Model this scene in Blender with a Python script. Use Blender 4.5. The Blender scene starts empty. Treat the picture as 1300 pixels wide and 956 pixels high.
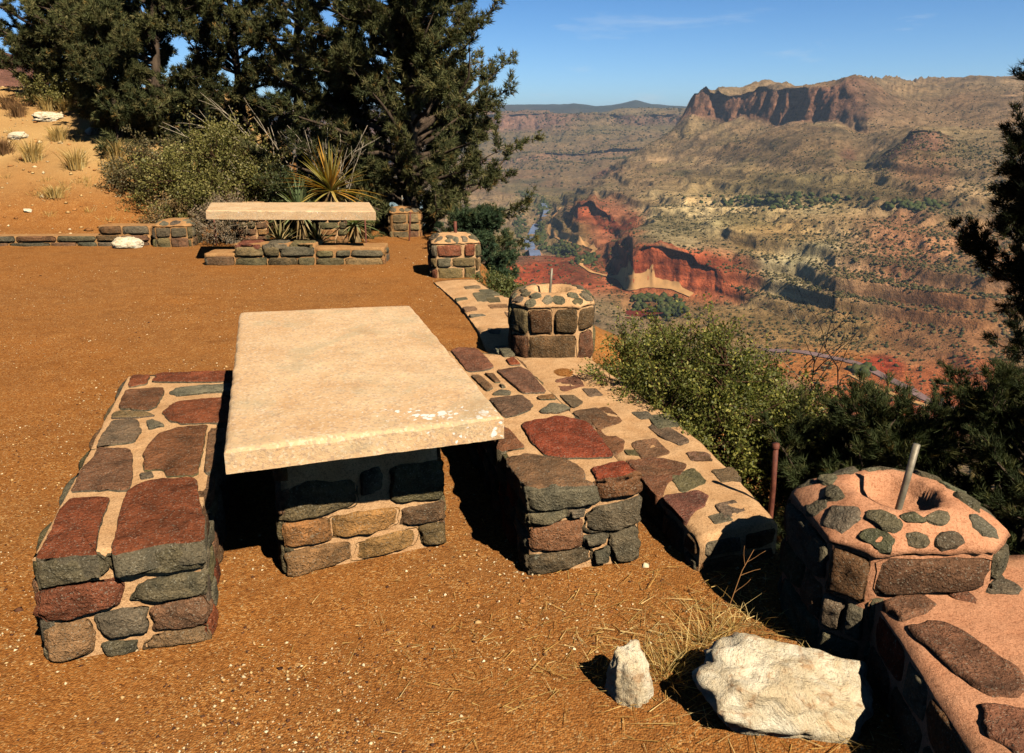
import bpy, math, random
import numpy as np
from mathutils import Vector
from mathutils.bvhtree import BVHTree

# ------------------------------------------------------------------ basics
scene = bpy.context.scene
COL = scene.collection
H = 2.0                       # camera height over the terrace
F, CX, CY, HZ = 1000.0, 650.0, 433.0, 158.0
TH = math.atan((CY - HZ) / F)
CT, ST = math.cos(TH), math.sin(TH)
rng = np.random.default_rng(7)
random.seed(7)


def ray(px, py):
    x = (px - CX) / F
    y = -(py - CY) / F
    return np.array([x, CT + y * ST, -ST + y * CT])


def P(px, py, z):
    """world point at height z seen at a photo pixel (used once, to measure the photo)"""
    d = ray(px, py)
    return np.array([0, 0, H]) + d * ((z - H) / d[2])


def PR(px, py, r):
    d = ray(px, py)
    return np.array([0, 0, H]) + d * (r / math.hypot(d[0], d[1]))


def PV(px, py, a, b):
    """point on the vertical plane through ground points a, b"""
    n = np.cross(np.array(b) - a, [0, 0, 1.0])
    d = ray(px, py)
    c = np.array([0, 0, H])
    return c + d * (((a - c) @ n) / (d @ n))


# ------------------------------------------------------------------ noise (vectorised)
def _h(ix, iy, iz, s):
    n = (ix.astype(np.int64) * 374761393 + iy.astype(np.int64) * 668265263 + iz.astype(np.int64) * 2147483647 + s * 974711) & 0xFFFFFFFF
    n = ((n ^ (n >> 13)) * 1274126177) & 0xFFFFFFFF
    n = ((n ^ (n >> 16)) * 2246822519) & 0xFFFFFFFF
    return ((n ^ (n >> 15)) & 0xFFFFFF) / float(0xFFFFFF)


def vnoise(p, s=0):
    p = np.asarray(p, float)
    i = np.floor(p)
    f = p - i
    f = f * f * (3 - 2 * f)
    i = i.astype(np.int64)
    out = 0
    for dx in (0, 1):
        wx = f[..., 0] if dx else 1 - f[..., 0]
        for dy in (0, 1):
            wy = f[..., 1] if dy else 1 - f[..., 1]
            for dz in (0, 1):
                wz = f[..., 2] if dz else 1 - f[..., 2]
                out = out + wx * wy * wz * _h(i[..., 0] + dx, i[..., 1] + dy, i[..., 2] + dz, s)
    return out


def fbm(p, oct=4, s=0):
    p = np.asarray(p, float)
    a, t, w = 1.0, 0.0, 0.0
    for o in range(oct):
        t = t + a * (vnoise(p * 2 ** o + 17.3 * o, s + o) * 2 - 1)
        w += a
        a *= .5
    return t / w


def ridged(p, oct=4, s=0):
    p = np.asarray(p, float)
    a, t, w = 1.0, 0.0, 0.0
    for o in range(oct):
        t = t + a * (1 - np.abs(vnoise(p * 2 ** o + 9.1 * o, s + o) * 2 - 1) * 2)
        w += a
        a *= .5
    return t / w


# ------------------------------------------------------------------ mesh helpers
class MB:
    """collects geometry and links it as ONE mesh object"""

    def __init__(self):
        self.v, self.c, self.f, self.n = [], [], [], 0
        self.arr = []        # (k-sided face arrays)

    def add(self, v, f, col=(1, 1, 1)):
        v = np.asarray(v, float).reshape(-1, 3)
        c = np.asarray(col, float)
        if c.ndim == 1:
            c = np.repeat(c[None, :3], len(v), 0)
        self.v.append(v)
        self.c.append(c)
        if isinstance(f, np.ndarray):
            self.arr.append(f.astype(np.int64) + self.n)
        else:
            o = self.n
            by = {}
            for q in f:
                by.setdefault(len(q), []).append([i + o for i in q])
            for q in by.values():
                self.arr.append(np.array(q, np.int64))
        self.n += len(v)

    def build(self, name, mat, parent=None, smooth=True):
        me = bpy.data.meshes.new(name)
        V = np.concatenate(self.v) if self.v else np.zeros((0, 3))
        C = np.concatenate(self.c) if self.c else np.zeros((0, 3))
        o = bpy.data.objects.new(name, me)
        q = parent
        while q is not None:
            V = V - np.array(q.location)
            q = q.parent
        me.vertices.add(len(V))
        me.vertices.foreach_set('co', V.astype(np.float32).ravel())
        nl = sum(a.size for a in self.arr)
        npoly = sum(len(a) for a in self.arr)
        me.loops.add(nl)
        me.polygons.add(npoly)
        me.loops.foreach_set('vertex_index', np.concatenate([a.ravel() for a in self.arr]).astype(np.int32))
        tot = np.concatenate([np.full(len(a), a.shape[1]) for a in self.arr])
        st = np.concatenate([[0], np.cumsum(tot)[:-1]])
        me.polygons.foreach_set('loop_start', st.astype(np.int32))
        me.update(calc_edges=True)
        if smooth:
            me.polygons.foreach_set('use_smooth', np.ones(len(me.polygons), bool))
        at = me.color_attributes.new('Col', 'FLOAT_COLOR', 'POINT')
        at.data.foreach_set('color', np.concatenate([C, np.ones((len(C), 1))], 1).astype(np.float32).ravel())
        me.materials.append(mat)
        COL.objects.link(o)
        if parent is not None:
            o.parent = parent
        return o


def tag(o, label=None, cat=None, group=None, kind=None):
    if label: o['label'] = label
    if cat: o['category'] = cat
    if group: o['group'] = group
    if kind: o['kind'] = kind
    return o


def thing(name, label, cat, loc=(0, 0, 0), group=None):
    o = bpy.data.objects.new(name, None)
    o.empty_display_size = .2
    o.location = [float(x) for x in loc]
    COL.objects.link(o)
    return tag(o, label, cat, group)


def grid_faces(nr, nc, closed=False):
    a = np.arange(nr * nc).reshape(nr, nc)
    if closed:
        a = np.concatenate([a, a[:, :1]], 1)
    return np.stack([a[:-1, :-1], a[:-1, 1:], a[1:, 1:], a[1:, :-1]], -1).reshape(-1, 4)


def tube(mb, pts, rad, col=(1, 1, 1), sides=6, cap=True):
    pts = np.asarray(pts, float)
    n = len(pts)
    rad = np.broadcast_to(rad, (n,))
    t = np.gradient(pts, axis=0)
    t /= np.linalg.norm(t, axis=1)[:, None] + 1e-9
    ref = np.array([0, 0, 1.0]) if abs(t[0, 2]) < .9 else np.array([1.0, 0, 0])
    u = np.cross(t, ref)
    u /= np.linalg.norm(u, axis=1)[:, None] + 1e-9
    w = np.cross(t, u)
    a = np.linspace(0, 2 * np.pi, sides, endpoint=False)
    ring = pts[:, None] + rad[:, None, None] * (np.cos(a)[None, :, None] * u[:, None] + np.sin(a)[None, :, None] * w[:, None])
    f = grid_faces(n, sides, True)[:, ::-1]
    mb.add(ring.reshape(-1, 3), f, col)
    if cap:
        k = mb.n - sides
        mb.arr.append(np.array([[k + i for i in range(sides)][::-1]]))


def blades(mb, O, D, L, W, cols, curve=0.0, leaf=False):
    """needles (triangles) or leaves (rhombs) at O along D"""
    n = len(O)
    D = D / (np.linalg.norm(D, axis=1)[:, None] + 1e-9)
    r = rng.normal(size=(n, 3))
    S = np.cross(D, r)
    S /= np.linalg.norm(S, axis=1)[:, None] + 1e-9
    L = np.broadcast_to(L, (n,))[:, None]
    W = np.broadcast_to(W, (n,))[:, None]
    if leaf:
        V = np.stack([O, O + D * L * .45 + S * W * .5, O + D * L, O + D * L * .45 - S * W * .5], 1)
        f = np.arange(n * 4).reshape(n, 4)
        k = 4
    else:
        V = np.stack([O - S * W * .5, O + S * W * .5, O + D * L], 1)
        f = np.arange(n * 3).reshape(n, 3)
        k = 3
    mb.add(V.reshape(-1, 3), f, np.repeat(cols, k, 0))


def rand_dirs(n):
    d = rng.normal(size=(n, 3))
    return d / np.linalg.norm(d, axis=1)[:, None]


# ------------------------------------------------------------------ materials
def new_mat(name):
    m = bpy.data.materials.new(name)
    m.use_nodes = True
    nt = m.node_tree
    nt.nodes.clear()
    return m, nt


class NT:
    def __init__(s, nt):
        s.nt = nt

    def n(s, t, **k):
        nd = s.nt.nodes.new(t)
        ins = k.pop('i', {})
        for a, b in k.items():
            setattr(nd, a, b)
        for a, b in ins.items():
            s.set(nd.inputs[a], b)
        return nd

    def set(s, sock, v):
        if isinstance(v, bpy.types.NodeSocket):
            s.nt.links.new(v, sock)
        else:
            if sock.type == 'RGBA' and len(v) == 3: v = (*v, 1)
            sock.default_value = v

    def noise(s, vec, sc, det=4, rough=.6, dist=0):
        return s.n('ShaderNodeTexNoise', i={'Vector': vec, 'Scale': sc, 'Detail': det, 'Roughness': rough, 'Distortion': dist}).outputs['Fac']

    def vor(s, vec, sc, out='Distance', feature='F1'):
        return s.n('ShaderNodeTexVoronoi', feature=feature, i={'Vector': vec, 'Scale': sc}).outputs[out]

    def ramp(s, fac, *stops):
        nd = s.n('ShaderNodeValToRGB', i={'Fac': fac})
        cr = nd.color_ramp
        while len(cr.elements) < len(stops): cr.elements.new(.5)
        for e, (p, c) in zip(cr.elements, stops):
            e.position = p
            e.color = (*c, 1) if not np.isscalar(c) else (c, c, c, 1)
        return nd.outputs['Color']

    def mix(s, fac, a, b, mode='MIX'):
        nd = s.n('ShaderNodeMix', data_type='RGBA', blend_type=mode)
        s.set(nd.inputs[0], fac)
        s.set(nd.inputs[6], a)
        s.set(nd.inputs[7], b)
        return nd.outputs[2]

    def math(s, op, a, b=0.0, c=None):
        nd = s.n('ShaderNodeMath', operation=op)
        s.set(nd.inputs[0], a)
        s.set(nd.inputs[1], b)
        if c is not None: s.set(nd.inputs[2], c)
        return nd.outputs[0]

    def bump(s, h, st, dist, prev=None):
        i = {'Height': h, 'Strength': st, 'Distance': dist}
        if prev is not None: i['Normal'] = prev
        return s.n('ShaderNodeBump', i=i).outputs[0]

    def out(s, sh):
        s.nt.links.new(sh, s.n('ShaderNodeOutputMaterial').inputs[0])

    def bsdf(s, col, rough=.9, normal=None, spec=.2, **k):
        i = {'Base Color': col, 'Roughness': rough, 'Specular IOR Level': spec}
        if normal is not None: i['Normal'] = normal
        i.update(k)
        return s.n('ShaderNodeBsdfPrincipled', i=i).outputs[0]

    def pos(s):
        return s.n('ShaderNodeNewGeometry').outputs['Position']

    def attr(s):
        return s.n('ShaderNodeAttribute', attribute_name='Col').outputs['Color']


def mat_ground():
    m, nt = new_mat('orange_grit')
    t = NT(nt)
    p = t.pos()
    big = t.noise(p, .9, 5, .6)
    fine = t.noise(p, 38, 5, .75)
    c = t.mix(t.ramp(big, (.3, 0), (.7, 1)), (.29, .105, .022), (.48, .184, .041))
    c = t.mix(t.ramp(t.noise(p, .33, 6, .65, .8), (.4, 0), (.62, .8)), c, (.33, .150, .050))
    c = t.mix(t.ramp(t.noise(p, 2.4, 7, .7, .5), (.52, 0), (.66, .6)), c, (.19, .062, .014))
    c = t.mix(t.ramp(fine, (.35, 0), (.62, 1)), t.mix(1, c, (.55, .5, .45), 'MULTIPLY'), c)
    v = t.n('ShaderNodeTexVoronoi', i={'Vector': p, 'Scale': 125.0})
    grain = t.ramp(t.n('ShaderNodeSeparateColor', i={0: v.outputs['Color']}).outputs[0], (.0, (.10, .032, .008)), (.22, (.26, .095, .022)), (.6, (.43, .165, .036)), (.88, (.52, .26, .08)), (1., (.66, .44, .20)))
    c = t.mix(t.ramp(t.noise(p, 6, 3), (.35, .25), (.65, .75)), c, grain)
    c = t.mix(t.attr(), c, t.mix(fine, (.42, .23, .075), (.74, .50, .22)), 'MIX')
    b = t.bump(fine, .6, .012)
    b = t.bump(t.math('SUBTRACT', 1.0, v.outputs['Distance']), .8, .006, b)
    t.out(t.bsdf(c, .95, b, .1))
    return m


def mat_stone():
    m, nt = new_mat('rough_field_stone')
    t = NT(nt)
    p = t.pos()
    a = t.attr()
    n1 = t.noise(p, 9, 6, .65, .6)
    n2 = t.noise(p, 60, 5, .7)
    c = t.mix(t.ramp(n1, (.3, .0), (.7, 1.)), t.mix(1, a, (.46, .48, .48), 'MULTIPLY'), t.mix(1, a, (1.45, 1.30, 1.12), 'MULTIPLY'))
    c = t.mix(t.ramp(n2, (.3, .85), (.5, 0.)), c, t.mix(1, a, (.45, .45, .42), 'MULTIPLY'))
    v = t.vor(p, 220, 'Color')
    sp = t.n('ShaderNodeSeparateColor', i={0: v}).outputs[0]
    c = t.mix(t.math('MULTIPLY', t.ramp(sp, (.9, 0), (.97, 1)), .45), c, (.42, .38, .28))
    # pale lichen blots
    c = t.mix(t.math('MULTIPLY', t.ramp(t.noise(p, 14, 6, .7, 1.2), (.64, 0), (.7, 1)), .45), c, (.34, .33, .24))
    b = t.bump(n1, 1., .04)
    b = t.bump(t.vor(t.n('ShaderNodeVectorMath', operation='ADD', i={0: p, 1: t.n('ShaderNodeTexNoise', i={'Vector': p, 'Scale': 12.0}).outputs['Color']}).outputs[0], 16, 'Distance', 'F1'), .45, .03, b)
    b = t.bump(n2, 1., .012, b)
    t.out(t.bsdf(c, .97, b, .08))
    return m


def mat_mortar(name, c0, c1):
    m, nt = new_mat(name)
    t = NT(nt)
    p = t.pos()
    n1 = t.noise(p, 7, 5, .6)
    n2 = t.noise(p, 120, 4, .75)
    c = t.mix(t.ramp(n1, (.3, 0), (.7, 1)), c0, c1)
    v = t.vor(p, 150, 'Color')
    sp = t.n('ShaderNodeSeparateColor', i={0: v}).outputs[0]
    c = t.mix(t.math('MULTIPLY', t.ramp(sp, (.75, 0), (.95, 1)), .5), c, t.mix(1, c, (.5, .42, .36), 'MULTIPLY'))
    c = t.mix(t.ramp(t.noise(p, 2.6, 5, .7, .6), (.55, 0), (.75, .55)), c, (.30, .17, .085))
    c = t.mix(t.ramp(t.noise(p, 190, 3, .7), (.35, .7), (.55, 0)), c, t.mix(1, c, (.55, .45, .38), 'MULTIPLY'))
    b = t.bump(n2, .7, .004)
    b = t.bump(n1, .6, .03, b)
    b = t.bump(t.noise(p, 260, 3, .7), .7, .004, b)
    t.out(t.bsdf(c, .95, b, .1))
    return m


def mat_concrete():
    m, nt = new_mat('speckled_concrete')
    t = NT(nt)
    p = t.pos()
    n1 = t.noise(p, 3.2, 6, .65, .4)
    n2 = t.noise(p, 90, 4, .7)
    c = t.mix(t.ramp(n1, (.32, 0), (.68, 1)), (.62, .38, .19), (.78, .54, .31))
    v = t.n('ShaderNodeTexVoronoi', i={'Vector': p, 'Scale': 95.0})
    sp = t.n('ShaderNodeSeparateColor', i={0: v.outputs['Color']})
    c = t.mix(t.math('MULTIPLY', t.ramp(sp.outputs[0], (.74, 0), (.84, 1)), .42), c, (.34, .23, .18))
    c = t.mix(t.math('MULTIPLY', t.ramp(sp.outputs[1], (.80, 0), (.92, 1)), .5), c, (.82, .66, .46))
    c = t.mix(t.math('MULTIPLY', t.ramp(t.noise(p, 26, 4, .7), (.66, 0), (.72, 1)), .7), c, (.30, .14, .08))
    c = t.mix(t.math('MULTIPLY', t.ramp(t.noise(p, 5, 4, .6, 1.), (.6, 0), (.72, 1)), .25), c, (.50, .47, .36))
    # white lichen: sparse everywhere, dense where the vertex paint says so
    a = t.attr()
    wp = t.n('ShaderNodeVectorMath', operation='MULTIPLY_ADD', i={0: t.n('ShaderNodeTexNoise', i={'Vector': p, 'Scale': 40.0, 'Detail': 4.0}).outputs['Color'], 1: (.035, .035, .035), 2: p}).outputs[0]
    for sc, k in ((24.0, 1.0), (48.0, .95)):
        vv = t.n('ShaderNodeTexVoronoi', i={'Vector': wp, 'Scale': sc})
        rnd = t.n('ShaderNodeSeparateColor', i={0: vv.outputs['Color']}).outputs[2]
        q = t.math('SUBTRACT', t.math('ADD', rnd, t.math('MULTIPLY', a, k)), .98)
        q = t.math('SUBTRACT', q, vv.outputs['Distance'])
        c = t.mix(t.ramp(q, (.0, 0), (.05, .95)), c, (.90, .87, .80))
    stain = t.noise(t.n('ShaderNodeMapping', i={0: p, 'Scale': (1.6, .9, 3)}).outputs[0], 1.6, 7, .7, 1.4)
    c = t.mix(t.ramp(stain, (.5, 0), (.62, .35)), c, (.40, .36, .23))
    c = t.mix(t.ramp(t.noise(p, 2.2, 8, .75, .8), (.56, 0), (.66, .35)), c, (.46, .26, .12))
    b = t.bump(n2, .7, .006)
    b = t.bump(sp.outputs[0], .35, .004, b)
    b = t.bump(n1, .3, .02, b)
    t.out(t.bsdf(c, .9, b, .15))
    return m


def mat_leaf(name, trans=.28, rough=.7, spec=.12):
    m, nt = new_mat(name)
    t = NT(nt)
    a = t.attr()
    p = t.bsdf(a, rough, None, spec)
    tr = t.n('ShaderNodeBsdfTranslucent', i={'Color': t.mix(1, a, (1.2, 1.3, .6), 'MULTIPLY')}).outputs[0]
    x = t.n('ShaderNodeMixShader', i={0: trans, 1: p, 2: tr}).outputs[0]
    t.out(x)
    return m


def mat_bark(name, c0, c1, sc=14):
    m, nt = new_mat(name)
    t = NT(nt)
    p = t.pos()
    n = t.noise(t.n('ShaderNodeMapping', i={0: p, 'Scale': (1, 1, .25)}).outputs[0], sc, 6, .7)
    c = t.mix(t.ramp(n, (.35, 0), (.65, 1)), c0, c1)
    t.out(t.bsdf(c, .9, t.bump(n, .9, .03), .15))
    return m


def mat_rock(name, c0, c1, c2):
    m, nt = new_mat(name)
    t = NT(nt)
    p = t.pos()
    n = t.noise(p, 6, 8, .68, .8)
    n2 = t.noise(p, 40, 5, .7)
    c = t.mix(t.ramp(n, (.35, 0), (.6, 1)), c0, c1)
    c = t.mix(t.ramp(n2, (.60, 0), (.70, .5)), c, c2)
    c = t.mix(t.ramp(t.noise(p, 11, 6, .6, 2.), (.55, 0), (.66, .6)), c, c2)
    b = t.bump(n, 1., .06)
    b = t.bump(n2, .8, .015, b)
    t.out(t.bsdf(c, .85, b, .2))
    return m


def mat_metal(name, c0, c1, metal=.0, rough=.7):
    m, nt = new_mat(name)
    t = NT(nt)
    n = t.noise(t.pos(), 35, 5, .7)
    c = t.mix(t.ramp(n, (.35, 0), (.65, 1)), c0, c1)
    t.out(t.bsdf(c, rough, t.bump(n, .4, .004), .4, Metallic=metal))
    return m


def mat_terrain():
    m, nt = new_mat('canyon_rock_and_soil')
    t = NT(nt)
    g = t.n('ShaderNodeNewGeometry')
    p = g.outputs['Position']
    a = t.attr()
    n1 = t.noise(p, .006, 8, .68, .4)
    n2 = t.noise(p, .05, 6, .72)
    c = t.mix(t.ramp(n1, (.32, 0), (.68, 1)), t.mix(1, a, (.62, .66, .66), 'MULTIPLY'), t.mix(1, a, (1.28, 1.16, 1.05), 'MULTIPLY'))
    c = t.mix(t.ramp(n2, (.38, .9), (.56, 0)), c, t.mix(1, c, (.5, .5, .44), 'MULTIPLY'))
    # strata in steep rock
    sx = t.n('ShaderNodeSeparateXYZ', i={0: p})
    zz = t.math('ADD', sx.outputs[2], t.math('MULTIPLY', t.noise(p, .012, 3), 30.0))
    st = t.n('ShaderNodeTexNoise', i={'Vector': t.n('ShaderNodeCombineXYZ', i={0: 0.0, 1: 0.0, 2: zz}).outputs[0], 'Scale': .11, 'Detail': 4.0}).outputs['Fac']
    steep = t.ramp(t.n('ShaderNodeSeparateXYZ', i={0: g.outputs['Normal']}).outputs[2], (.35, 1), (.72, 0))
    stc = t.ramp(st, (.35, (.55, .5, .48)), (.5, (1, 1, 1)), (.65, (1.0, .85, .75)))
    c = t.mix(steep, c, t.mix(1, c, stc, 'MULTIPLY'))
    b = t.bump(n2, 1., 9.)
    b = t.bump(n1, .7, 30., b)
    t.out(t.bsdf(c, .95, b, .05))
    return m


def mat_plain(name, col, rough=.9, spec=.1):
    m, nt = new_mat(name)
    t = NT(nt)
    n = t.noise(t.pos(), .03, 5, .6)
    t.out(t.bsdf(t.mix(t.ramp(n, (.3, 0), (.7, 1)), [x * .75 for x in col], [min(1, x * 1.2) for x in col]), rough, None, spec))
    return m


M_ground = mat_ground()
M_stone = mat_stone()
M_mortar = mat_mortar('sandy_mortar', (.62, .35, .16), (.76, .48, .25))
M_mortar_pink = mat_mortar('pink_mortar', (.60, .27, .14), (.72, .36, .20))
M_mortar_old = mat_mortar('earthy_mortar', (.40, .20, .08), (.54, .31, .13))
M_conc = mat_concrete()
M_leaf = mat_leaf('needle_green', .15)
M_leaf2 = mat_leaf('shrub_leaf', .3, .5, .3)
M_dry = mat_leaf('dry_straw', .35, .8)
M_bark = mat_bark('dark_bark', (.05, .035, .025), (.13, .09, .06))
M_twig = mat_bark('grey_twig', (.30, .24, .16), (.66, .55, .40), 40)
M_redtwig = mat_bark('red_brown_twig', (.05, .025, .015), (.14, .07, .04), 40)
M_white = mat_rock('white_quartz_rock', (.92, .82, .62), (.74, .58, .36), (.42, .19, .07))
M_rust = mat_metal('rusty_iron', (.10, .025, .015), (.20, .06, .03))
M_pipe = mat_metal('weathered_pipe', (.20, .17, .12), (.33, .28, .2), .3, .55)
M_terrain = mat_terrain()
M_water = mat_plain('river_water', (.20, .24, .34), .25, .5)
M_pond = mat_plain('red_silty_water', (.16, .025, .012), .5, .3)
M_road = mat_plain('worn_asphalt', (.22, .14, .13))
M_dirt = mat_plain('pale_dirt', (.52, .28, .11))
M_peb = mat_leaf('grit_stone', .0, .85, .2)

# ------------------------------------------------------------------ stones
GREY = (.172, .146, .102)
GREY2 = (.21, .19, .13)
OLIVE = (.18, .148, .08)
RED = (.27, .085, .042)
RED2 = (.31, .075, .04)
BRN = (.22, .125, .07)
TAN = (.40, .22, .09)
TAN2 = (.33, .17, .075)
PAL = [GREY, GREY2, OLIVE, BRN, RED, TAN2, GREY, OLIVE]


def chaikin(p, q=.22):
    a = p * (1 - q) + np.roll(p, -1, 0) * q
    b = p * q + np.roll(p, -1, 0) * (1 - q)
    return np.stack([a, b], 1).reshape(-1, p.shape[1])


_sid = [0]


def stone(mb, pts, nrm, col, side=None, depth=.05, bulge=.008, rough=.006, edge=.005, M=52, soft=.09, grow=1.015, facet=.24):
    pts = np.asarray(pts, float)
    nrm = np.asarray(nrm, float)
    nrm = nrm / np.linalg.norm(nrm)
    _sid[0] += 1
    sd = _sid[0]
    pts = pts.mean(0) + (pts - pts.mean(0)) * grow
    pts = chaikin(pts, soft)
    # resample
    q = np.concatenate([pts, pts[:1]])
    s = np.concatenate([[0], np.cumsum(np.linalg.norm(np.diff(q, axis=0), axis=1))])
    t = np.linspace(0, s[-1], M, endpoint=False)
    pts = np.stack([np.interp(t, s, q[:, k]) for k in range(3)], 1)
    c = pts.mean(0)
    area = sum(np.cross(pts[i] - c, pts[(i + 1) % M] - c) for i in range(M)) @ nrm
    if area < 0:
        pts = pts[::-1]
    R = np.linalg.norm(pts - c, axis=1).mean()
    jit = fbm(pts * 26 + sd * 3.7, 4, sd)[:, None] * .014 * min(1, R / .1)
    pts = pts + (pts - c) / R * jit
    tilt = rng.normal(size=3) * .012
    fs = rng.normal(size=(7, 3))
    fs -= (fs @ nrm)[:, None] * nrm
    fs = fs / np.linalg.norm(fs, axis=1)[:, None] * facet * rng.uniform(.4, 1.3, (7, 1))
    fo = np.linalg.norm(fs, axis=1) * R * rng.uniform(.25, .9, 7)
    rings = [(1.0, -depth), (1.005, -edge * 1.2), (1 - edge * .35 / R, -edge * .25), (1 - edge * 1.1 / R, bulge * .6), (.86, bulge), (.72, bulge), (.54, bulge * 1.1), (.33, bulge * 1.1), (.12, bulge * 1.1)]
    V, C = [], []
    side = col if side is None else side
    for k, (sc, off) in enumerate(rings):
        p = c + (pts - c) * sc
        nz = (fbm(p * 17 + sd * 5.1, 5, sd) + .5 * ridged(p * 11 + sd * 2.3, 3, sd + 4) - .1)[:, None]
        if k <= 1:
            p = p + (pts - c) / R * nz * rough * 1.5
        else:
            fc_ = np.clip((fo[None] - (p - c) @ fs.T).min(1), -.028, 0)[:, None]
            p = p + nrm * (fc_ + nz * rough * (1.0 if k > 2 else .5) + ((p - c) @ tilt)[:, None])
        V.append(p + nrm * off)
        tone = 1 + .30 * fbm(p * 7 + sd, 3, sd)[:, None]
        C.append(np.array(side if k < 2 else col)[None] * tone)
    V.append((c + nrm * bulge * 1.1)[None])
    C.append(np.array([col]))
    V = np.concatenate(V)
    C = np.concatenate(C)
    f = [list(x) for x in grid_faces(len(rings), M, True)]
    ci = len(rings) * M
    lo = (len(rings) - 1) * M
    f += [[lo + i, lo + (i + 1) % M, ci] for i in range(M)]
    mb.add(V, f, np.clip(C, 0, 1))


def vary(c, a=.16):
    k = 1 + rng.uniform(-a, a)
    return tuple(np.clip(np.array(c) * k * (1 + rng.uniform(-.06, .06, 3)), 0, 1))


def auto_masonry(mb, a, b, z0, z1, course=.13, pal=PAL, gap=.012, length=(.14, .34), skip=.0):
    """random courses on the vertical face from a to b; outward normal is on the right of a->b"""
    a = np.array([a[0], a[1], 0.0])
    b = np.array([b[0], b[1], 0.0])
    W = np.linalg.norm(b - a)
    u = (b - a) / W
    n = np.cross(u, [0, 0, 1.0])
    nc = max(1, round((z1 - z0) / course))
    hs = rng.uniform(.75, 1.3, nc)
    hs *= (z1 - z0) / hs.sum()
    z = z0
    for h in hs:
        x = 0.0
        while x < W - .02:
            l = rng.uniform(*length)
            if W - (x + l) < length[0] * .7: l = W - x
            l = min(l, W - x)
            k = gap * .5
            x0, x1, y0, y1 = x + k, x + l - k, z + k, z + h - k
            if x1 - x0 > .03 and rng.random() >= skip:
                j = lambda s: rng.uniform(-s, s)
                sx, sy = min(.02, (x1 - x0) * .1), min(.014, (y1 - y0) * .12)
                q = [(x0 + abs(j(sx)), y0 + abs(j(sy))), ((x0 + x1) / 2, y0 + abs(j(sy))), (x1 - abs(j(sx)), y0 + abs(j(sy))), (x1 - abs(j(sx)), y1 - abs(j(sy))), ((x0 + x1) / 2 + j(sx), y1 - abs(j(sy))), (x0 + abs(j(sx)), y1 - abs(j(sy)))]
                stone(mb, [a + u * s + np.array([0, 0, t]) for s, t in q], n, vary(pal[rng.integers(len(pal))], .25), bulge=.013 + .008 * rng.random(), depth=.045, M=32, rough=.009)
            x += l
        z += h


def prism(mb, poly, z0, z1, sub=.06, noise=.004, col=(1, 1, 1), top=True):
    """vertical prism with a gently uneven skin; poly counter-clockwise seen from above"""
    poly = [np.array(p[:2], float) for p in poly]
    if sum(poly[i][0] * poly[(i + 1) % len(poly)][1] - poly[(i + 1) % len(poly)][0] * poly[i][1] for i in range(len(poly))) < 0:
        poly = poly[::-1]
    ring = []
    for i, p in enumerate(poly):
        q = poly[(i + 1) % len(poly)]
        n = max(1, int(np.linalg.norm(q - p) / sub))
        ring += [p + (q - p) * k / n for k in range(n)]
    ring = np.array(ring)
    m = len(ring)
    c = ring.mean(0)
    zs = np.linspace(z0, z1, max(2, int((z1 - z0) / sub) + 1))
    V = [np.concatenate([ring, np.full((m, 1), z)], 1) for z in zs]
    nr = len(V)
    tops = []
    if top:
        for s in (.985, .93, .8, .65, .5, .35, .2, .08):
            tops.append(np.concatenate([c + (ring - c) * s, np.full((m, 1), z1 + .002)], 1))
    V = np.concatenate(V + tops)
    nz = fbm(V * 9, 3, 3)[:, None] * noise + fbm(V * 40, 2, 5)[:, None] * noise * .5
    out = V - np.array([*c, V[:, 2].mean()])
    out /= np.linalg.norm(out, axis=1)[:, None] + 1e-6
    V = V + out * nz
    f = grid_faces(nr + len(tops), m, True)
    mb.add(V, f, col)
    if top:
        k = mb.n - m
        mb.arr.append(np.array([[k + i for i in range(m)]]))


def stone_xy(name, pts, z):
    return [P(x, y, z) for x, y in pts]

# ------------------------------------------------------------------ terrace ground
CURB_L = [(550, 357, .02), (566, 370, .03), (582, 384, .04), (596, 402, .05), (608, 418, .06), (617, 437, .07), (649, 451, .08), (667, 468, .09), (690, 500, .10), (745, 546, .13), (812, 607, .16), (872, 664, .18), (890, 682, .18)]
CURB_R = [(606, 354, .02), (631, 372, .03), (652, 378, .04), (672, 392, .05), (690, 405, .06), (712, 422, .07), (740, 446, .08), (775, 472, .09), (825, 507, .10), (888, 557, .13), (930, 597, .16), (960, 630, .18), (988, 662, .18)]
cl = np.array([P(*q) for q in CURB_L])
cr = np.array([P(*q) for q in CURB_R])
DC = np.array([1.53, 2.86])             # big pillar at the right
E_Z = .32
edge = [(60, -75), (14, -16), (3.2, -6), (2.35, -4), (2.2, 1.0), (2.05, 2.2), (1.95, 3.3)] + [tuple(q[:2]) for q in cr[::-1]] + [tuple(P(571, 340, 0)[:2] + [.45, .3]), tuple(P(514, 296, 0)[:2] + [.5, .5]), (-2.9, 17.5), (-5, 22.), (-9, 25.5), (-16, 30), (-40, 38)]
edge = np.array(edge, float)


def edge_dist(x, y):
    """signed distance to the terrace edge, positive outside (canyon side)"""
    p = np.stack([x, y], -1)
    best = np.full(x.shape, 1e9)
    sgn = np.zeros(x.shape)
    for a, b in zip(edge[:-1], edge[1:]):
        d = b - a
        t = np.clip(((p - a) @ d) / (d @ d), 0, 1)
        q = a + t[..., None] * d
        r = p - q
        ds = np.hypot(r[..., 0], r[..., 1])
        s = np.sign(d[0] * r[..., 1] - d[1] * r[..., 0])
        m = ds < best
        best = np.where(m, ds, best)
        sgn = np.where(m, -s, sgn)
    return best * sgn


def sstep(a, b, x):
    t = np.clip((x - a) / (b - a), 0, 1)
    return t * t * (3 - 2 * t)


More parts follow.
